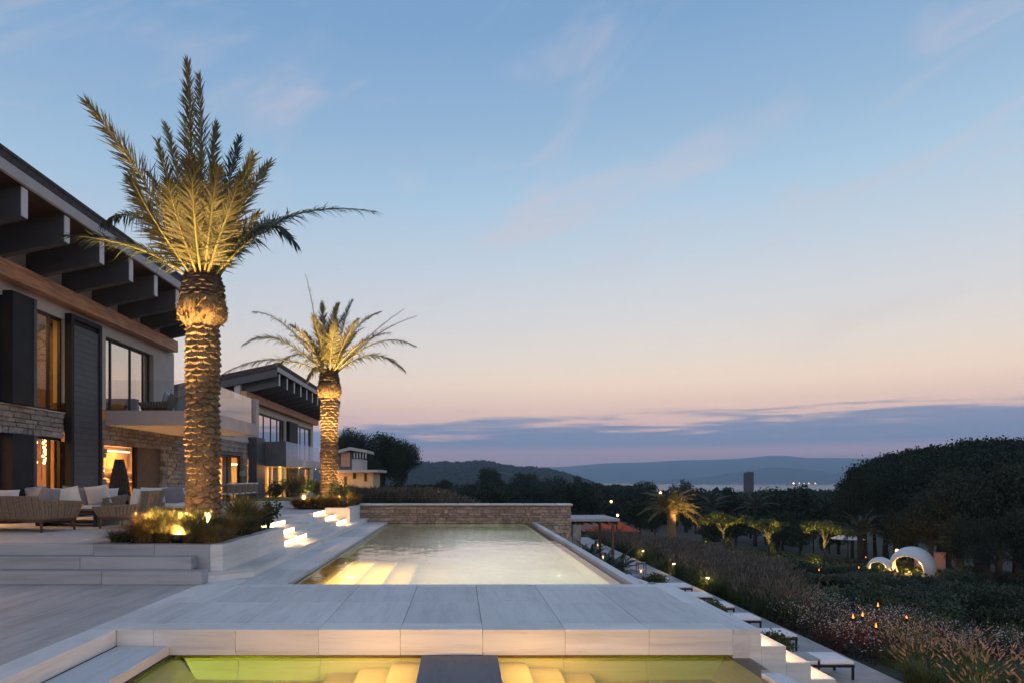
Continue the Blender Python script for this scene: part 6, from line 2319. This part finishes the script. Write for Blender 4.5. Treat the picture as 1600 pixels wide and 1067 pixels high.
# strip below the infinity edge
for i in range(7):
    shrub(f"dark low shrub below the spill edge of the pool, {('first', 'second', 'third', 'fourth', 'fifth', 'sixth', 'seventh')[i]} from the stair", (3.9 + .5 * math.sin(i * 2.2), 12.0 + 1.9 * i, -2.4), .6, .7, 700, .09, seed=200 + i)
# path edge lights in the grass
for i, (x, y) in enumerate(((8.9, 24.5), (8.95, 28.5), (9.0, 33.5))):
    bl_ = thing("path_light", ("path light in the grass nearest the loungers", "path light in the grass midway along the path", "path light in the grass at the far end of the path")[i], "garden light", (x, y, float(gz(x, y))))
    MB().tube([(x, y, -2.5), (x, y, -1.98)], .025, 8).build("post", MAT["black_metal"], bl_, True)
    MB().lathe([(0, 0), (.06, 0), (.05, .05), (0, .07)], 10, (x, y, -1.98)).build("head", MAT["black_metal"], bl_, True)
    MB().lathe([(0, -.012), (.045, -.012), (.045, -.002), (0, -.002)], 10, (x, y, -1.98)).build("lens", MAT["uplight_lens"], bl_)
    lamp("path_lamp", "POINT", (x - .1, y - .1, -2.05), 14, (1.0, .66, .22), bl_, .05)

# ================================================================== big trees
def tree_uv(name, label, u, D, vtop, kind, seed, leafmat, n, leaf, wide, group=None):
    x = ox(u, D)
    g = float(gz(x, D))
    h = (oz(vtop, D) - g) / .97
    return plant_tree(name, label, (x, D, g - .1), h, kind, seed, leafmat, n, leaf, wide, group, seed * 1.7 + u)


ORD = ["first", "second", "third", "fourth", "fifth", "sixth", "seventh", "eighth"]
PN = [(1368, 64, 706, .44, "umbrella pine at the left shoulder of the dark tree mass"), (1412, 68, 694, .62, "umbrella pine second from the left in the dark tree mass"), (1468, 70, 680, .70, "broad umbrella pine in the middle of the dark tree mass"),
      (1530, 68, 670, .80, "broad umbrella pine right of the middle of the dark tree mass"), (1600, 66, 666, .85, "tallest umbrella pine at the right edge of the picture"), (1680, 64, 668, .85, "umbrella pine partly beyond the right edge of the picture")]
for i, (u, D, v, w, lb) in enumerate(PN):
    tree_uv("umbrella_pine", lb, u, D, v, "pine", 1 + i % 3, "pine_leaf", 26000, .021, w, "umbrella pines on the right")
FT = [(1332, 62, 756, "round", .55), (1352, 58, 738, "round", .55), (1385, 60, 728, "round", .7), (1430, 58, 730, "round", .75), (1480, 60, 720, "round", .8), (1535, 58, 715, "round", .8), (1590, 56, 712, "round", .8), (1640, 54, 706, "round", .8)]
for i, (u, D, v, k, w) in enumerate(FT):
    tree_uv("evergreen_tree", f"dark evergreen under the umbrella pines, {ORD[i]} from the left", u, D, v, k, 11 + i % 3, "pine_leaf", 15000, .028, w, "evergreens under the pines")
OT = [(1455, 50, 770, .8), (1505, 46, 742, .75), (1565, 45, 730, .8), (1625, 43, 735, .8), (1420, 52, 795, .7), (1495, 44, 806, .7), (1545, 40, 812, .75), (1600, 39, 800, .8)]
for i, (u, D, v, w) in enumerate(OT):
    tree_uv("olive_tree", ("taller grey green feathery tree in front of the pines, %s from the left" if i < 4 else "low grey green feathery tree in front of the pines, %s from the left") % ORD[i % 4], u, D, v, "round", 21 + i % 3, "olive_leaf", 14000, .026, w, "feathery trees in front of the pines")
LT = [(538, 92, 684, .62, "leftmost dark oak behind the guest house"), (566, 96, 673, .66, "tallest dark oak behind the guest house"), (600, 94, 678, .66, "dark oak right of the tallest one behind the guest house"),
      (628, 92, 692, .58, "rightmost dark oak at the edge of the hill view"), (585, 84, 712, .6, "lower dark oak close behind the guest house")]
for i, (u, D, v, w, lb) in enumerate(LT):
    tree_uv("oak_tree", lb, u, D, v, "round", 31 + i % 3, "tree_leaf", 18000, .026, w, "oaks behind the guest house")

# valley trees, one by one as far as they can be told apart
rv = random.Random(21)
val = []
for k in range(150):
    D = 62 + 240 * rv.random() ** 1.3
    u = rv.uniform(640, 1345)
    x = ox(u, D)
    g = float(gz(x, D))
    h = rv.uniform(5.0, 9.5)
    vt = 746 - (g + h - 1.6) / D * 1067
    lim = 752 if u < 1000 else 759
    if u < 720: lim = 764
    if vt < lim:
        h = (1.6 + (746 - lim - rv.uniform(0, 9)) * D / 1067) - g
    if h < 2.5: continue
    if D < 78 and 880 < u < 1340: h = min(h, 3.2 + (D - 62) * .1)
    if 60 < D < 75 and 10 < x < 17: continue
    val.append((D, u, x, g, h))
val.sort()
for i, (D, u, x, g, h) in enumerate(val):
    kd = rv.choice(["round", "round", "pine", "round", "tall"])
    plant_tree("valley_tree", {"round": "dark rounded tree in the valley wood", "pine": "dark flat topped pine in the valley wood", "tall": "dark slender tree in the valley wood"}[kd], (x, D, g - .1), h, kd, 41 + i % 3, "tree_leaf" if kd != "pine" else "pine_leaf", 3600, .055,
               rv.uniform(.75, 1.15) if kd != "pine" else rv.uniform(.7, 1.0), "trees of the valley wood, " + kd, rv.uniform(0, 6.28))
# a few taller crowns standing out against the hill and the bay
for i, (u, D, v, kd, w, lb) in enumerate(((768, 150, 733, "round", .8, "tallest round tree in the valley against the wooded hill"), (815, 170, 740, "round", .9, "round tree in the valley right of the tallest one"), (858, 160, 743, "round", 1.0, "broad dark tree in the valley above the pool wall"),
                                          (925, 190, 749, "pine", 1.0, "flat topped pine in the valley before the mountains"), (975, 200, 751, "pine", 1.1, "broad flat pine in the valley left of the lit palm"), (1064, 230, 749, "round", .6, "small round tree standing up against the bay, right of the lit palm"),
                                          (690, 130, 751, "round", .9, "dark round tree behind the grassy bank"), (1300, 150, 767, "round", .9, "round tree before the bay, left of the pine mass"), (903, 260, 746, "tall", .9, "slender tree in front of the mountain foot"), (1012, 210, 754, "round", .8, "dark tree just left of the lit palm crown"))):
    tree_uv("valley_tree", lb, u, D, v, kd, 51 + i % 3, "tree_leaf", 6000, .045, w, "taller trees of the valley wood")

# far woodland, one mass
rw = np.random.default_rng(77)
parts = []
nW = 2600
Dw = 180 + 1350 * rw.uniform(0, 1, nW) ** 1.2
uw = rw.uniform(560, 1420, nW)
xw = (uw - 718) / 1067 * Dw
zw = gz(xw, Dw)
hw = rw.uniform(4, 9, nW) * (1 + Dw / 2500)
ok = zw > -36
for x, y, z, h in zip(xw[ok], Dw[ok], zw[ok], hw[ok]):
    vtop = 746 - (z + h - 1.6) / y * 1067
    if vtop < 757: h = max(2.0, (1.6 + (746 - 758) * y / 1067) - z)
    r = h * rw.uniform(.45, .8)
    n = 70
    d = rw.normal(size=(n, 3))
    d /= np.linalg.norm(d, axis=1)[:, None]
    q = rw.uniform(.6, 1.05, n)[:, None]
    C = d * q * np.array([r, r, h * .42]) + np.array([x, y, z + h * .55])
    parts.append(leafquads(C, rw, r * .62, d * .6, .8))
fw = link("woodland", fast_mesh("woodland", *merge(parts), MAT["pine_leaf"]))
tag(fw, "distant dark woodland running down to the bay", None, kind="stuff")
# tree cover on the near hill
parts = []
nH = 5200
uh = rw.uniform(560, 925, nH)
hillp = sky_pts([(150, 735), (400, 728), (560, 724), (650, 724), (700, 723.5), (725, 722.5), (742, 721), (765, 722), (785, 727), (800, 729), (830, 731), (850, 732), (870, 738), (890, 745), (915, 753), (960, 770)], 1250)
hx = np.array([p[0] for p in hillp]); hzv = np.array([p[1] for p in hillp])
for u in uh:
    s = rw.uniform(.0, 1.0) ** .7
    y = 640 + 610 * s
    x = (u - 718) / 1067 * y
    Zr = np.interp(x, hx, hzv)
    w = math.sin(s * math.pi / 2) ** 1.2
    z = -40 + (Zr + 40) * w - (0 if s > .97 else 4)
    r = rw.uniform(2.5, 5.5)
    n = 26
    d = rw.normal(size=(n, 3)); d /= np.linalg.norm(d, axis=1)[:, None]
    C = d * np.array([r, r, r * .7]) + np.array([x, y, z + (rw.uniform(-3.5, 0.8) if s > .9 else 1)])
    parts.append(leafquads(C, rw, r * .8, d * .6, .8))
hw_ = link("hill_woodland", fast_mesh("hill_woodland", *merge(parts), MAT["tree_leaf"]))
tag(hw_, "dark woodland covering the hill left of the bay", None, kind="stuff")

# ================================================================== far lights
def far_lamp(label, u, v, D, r, m="town_lamp"):
    x, z = ox(u, D), oz(v, D)
    t = thing("harbour_lamp", label, "lamp", (x, D, z - 14), group="lamps along the far shore")
    MB().lathe([(0, -r), (r, 0), (0, r)], 6, (x, D, z)).build("globe", MAT[m], t)
    MB().tube([(x, D + r, z - 16), (x, D + r, z)], r * .12, 4).build("mast", MAT["black_metal"], t)


for i, (u, r, lb) in enumerate(((1240, 8, "brightest orange lamp on the far shore of the bay"), (1249, 4.5, "second lamp from the left on the far shore"), (1256.5, 4, "third lamp from the left on the far shore"), (1264, 4.5, "fourth lamp from the left on the far shore"), (1274, 4.5, "rightmost of the five lamps on the far shore"))):
    far_lamp(lb, u, 754.5, 3870, r * .8)
b = MB()
rt = random.Random(9)
for k in range(110):
    u = rt.uniform(985, 1345)
    z = -36 + 26 * rt.random() ** 2.2
    s = ((z + 38) / 90) ** .8
    y = 3900 + 400 * min(.9, max(.01, s)) - 25
    x = (u - 718) / 1067 * y
    r = rt.uniform(1.0, 2.6)
    b.add([(x - r, y, z), (x, y - r, z), (x + r, y, z), (x, y + r, z), (x, y, z + r), (x, y, z - r)], [(0, 1, 4), (1, 2, 4), (2, 3, 4), (3, 0, 4), (1, 0, 5), (2, 1, 5), (3, 2, 5), (0, 3, 5)])
tl = b.build("town_lights", MAT["town_light"], fix=False)
tag(tl, "scattered pale town lights along the far shore", None, kind="stuff")
vh = thing("hillside_villa", "lit villa on the brow of the wooded hill", "house", (ox(740, 1180), 1180, oz(730, 1180)))
MB().box(ox(735, 1180), ox(748, 1180), 1180, 1190, oz(733, 1180), oz(727.5, 1180)).build("wall", MAT["far_render"], vh)
MB().box(ox(735.3, 1180), ox(747.5, 1180), 1179.6, 1179.98, oz(729.5, 1180), oz(727.8, 1180)).build("lit_window", MAT["town_light"], vh)
b = MB()
for u, v in ((784, 733), (795, 733.5), (817, 734), (838, 735), (854, 737), (660, 737), (655, 738), (757, 728), (821, 739)):
    D = 1150
    x, z, r = ox(u, D), oz(v, D), 1.5
    b.add([(x - r, D, z), (x, D - r, z), (x + r, D, z), (x, D + r, z), (x, D, z + r), (x, D, z - r)], [(0, 1, 4), (1, 2, 4), (2, 3, 4), (3, 0, 4), (1, 0, 5), (2, 1, 5), (3, 2, 5), (0, 3, 5)])
tag(b.build("hill_lights", MAT["town_light"], fix=False), "tiny house lights dotted on the wooded hill", None, kind="stuff")

# ================================================================== haze
hz_m = bpy.data.materials.new("haze_air")
hz_m.use_nodes = True
hn = hz_m.node_tree
hn.nodes.remove(hn.nodes["Principled BSDF"])
pv = hn.nodes.new("ShaderNodeVolumePrincipled")
pv.inputs["Color"].default_value = (0.58, 0.80, 1.0, 1)
pv.inputs["Density"].default_value = 0.00022
pv.inputs["Anisotropy"].default_value = 0.0
hn.links.new(pv.outputs[0], hn.nodes["Material Output"].inputs["Volume"])
hz = MB().box(-14500, 14500, -100, 7800, -90, 250).build("haze", hz_m)
tag(hz, "thin blue evening haze over the bay", None, kind="stuff")
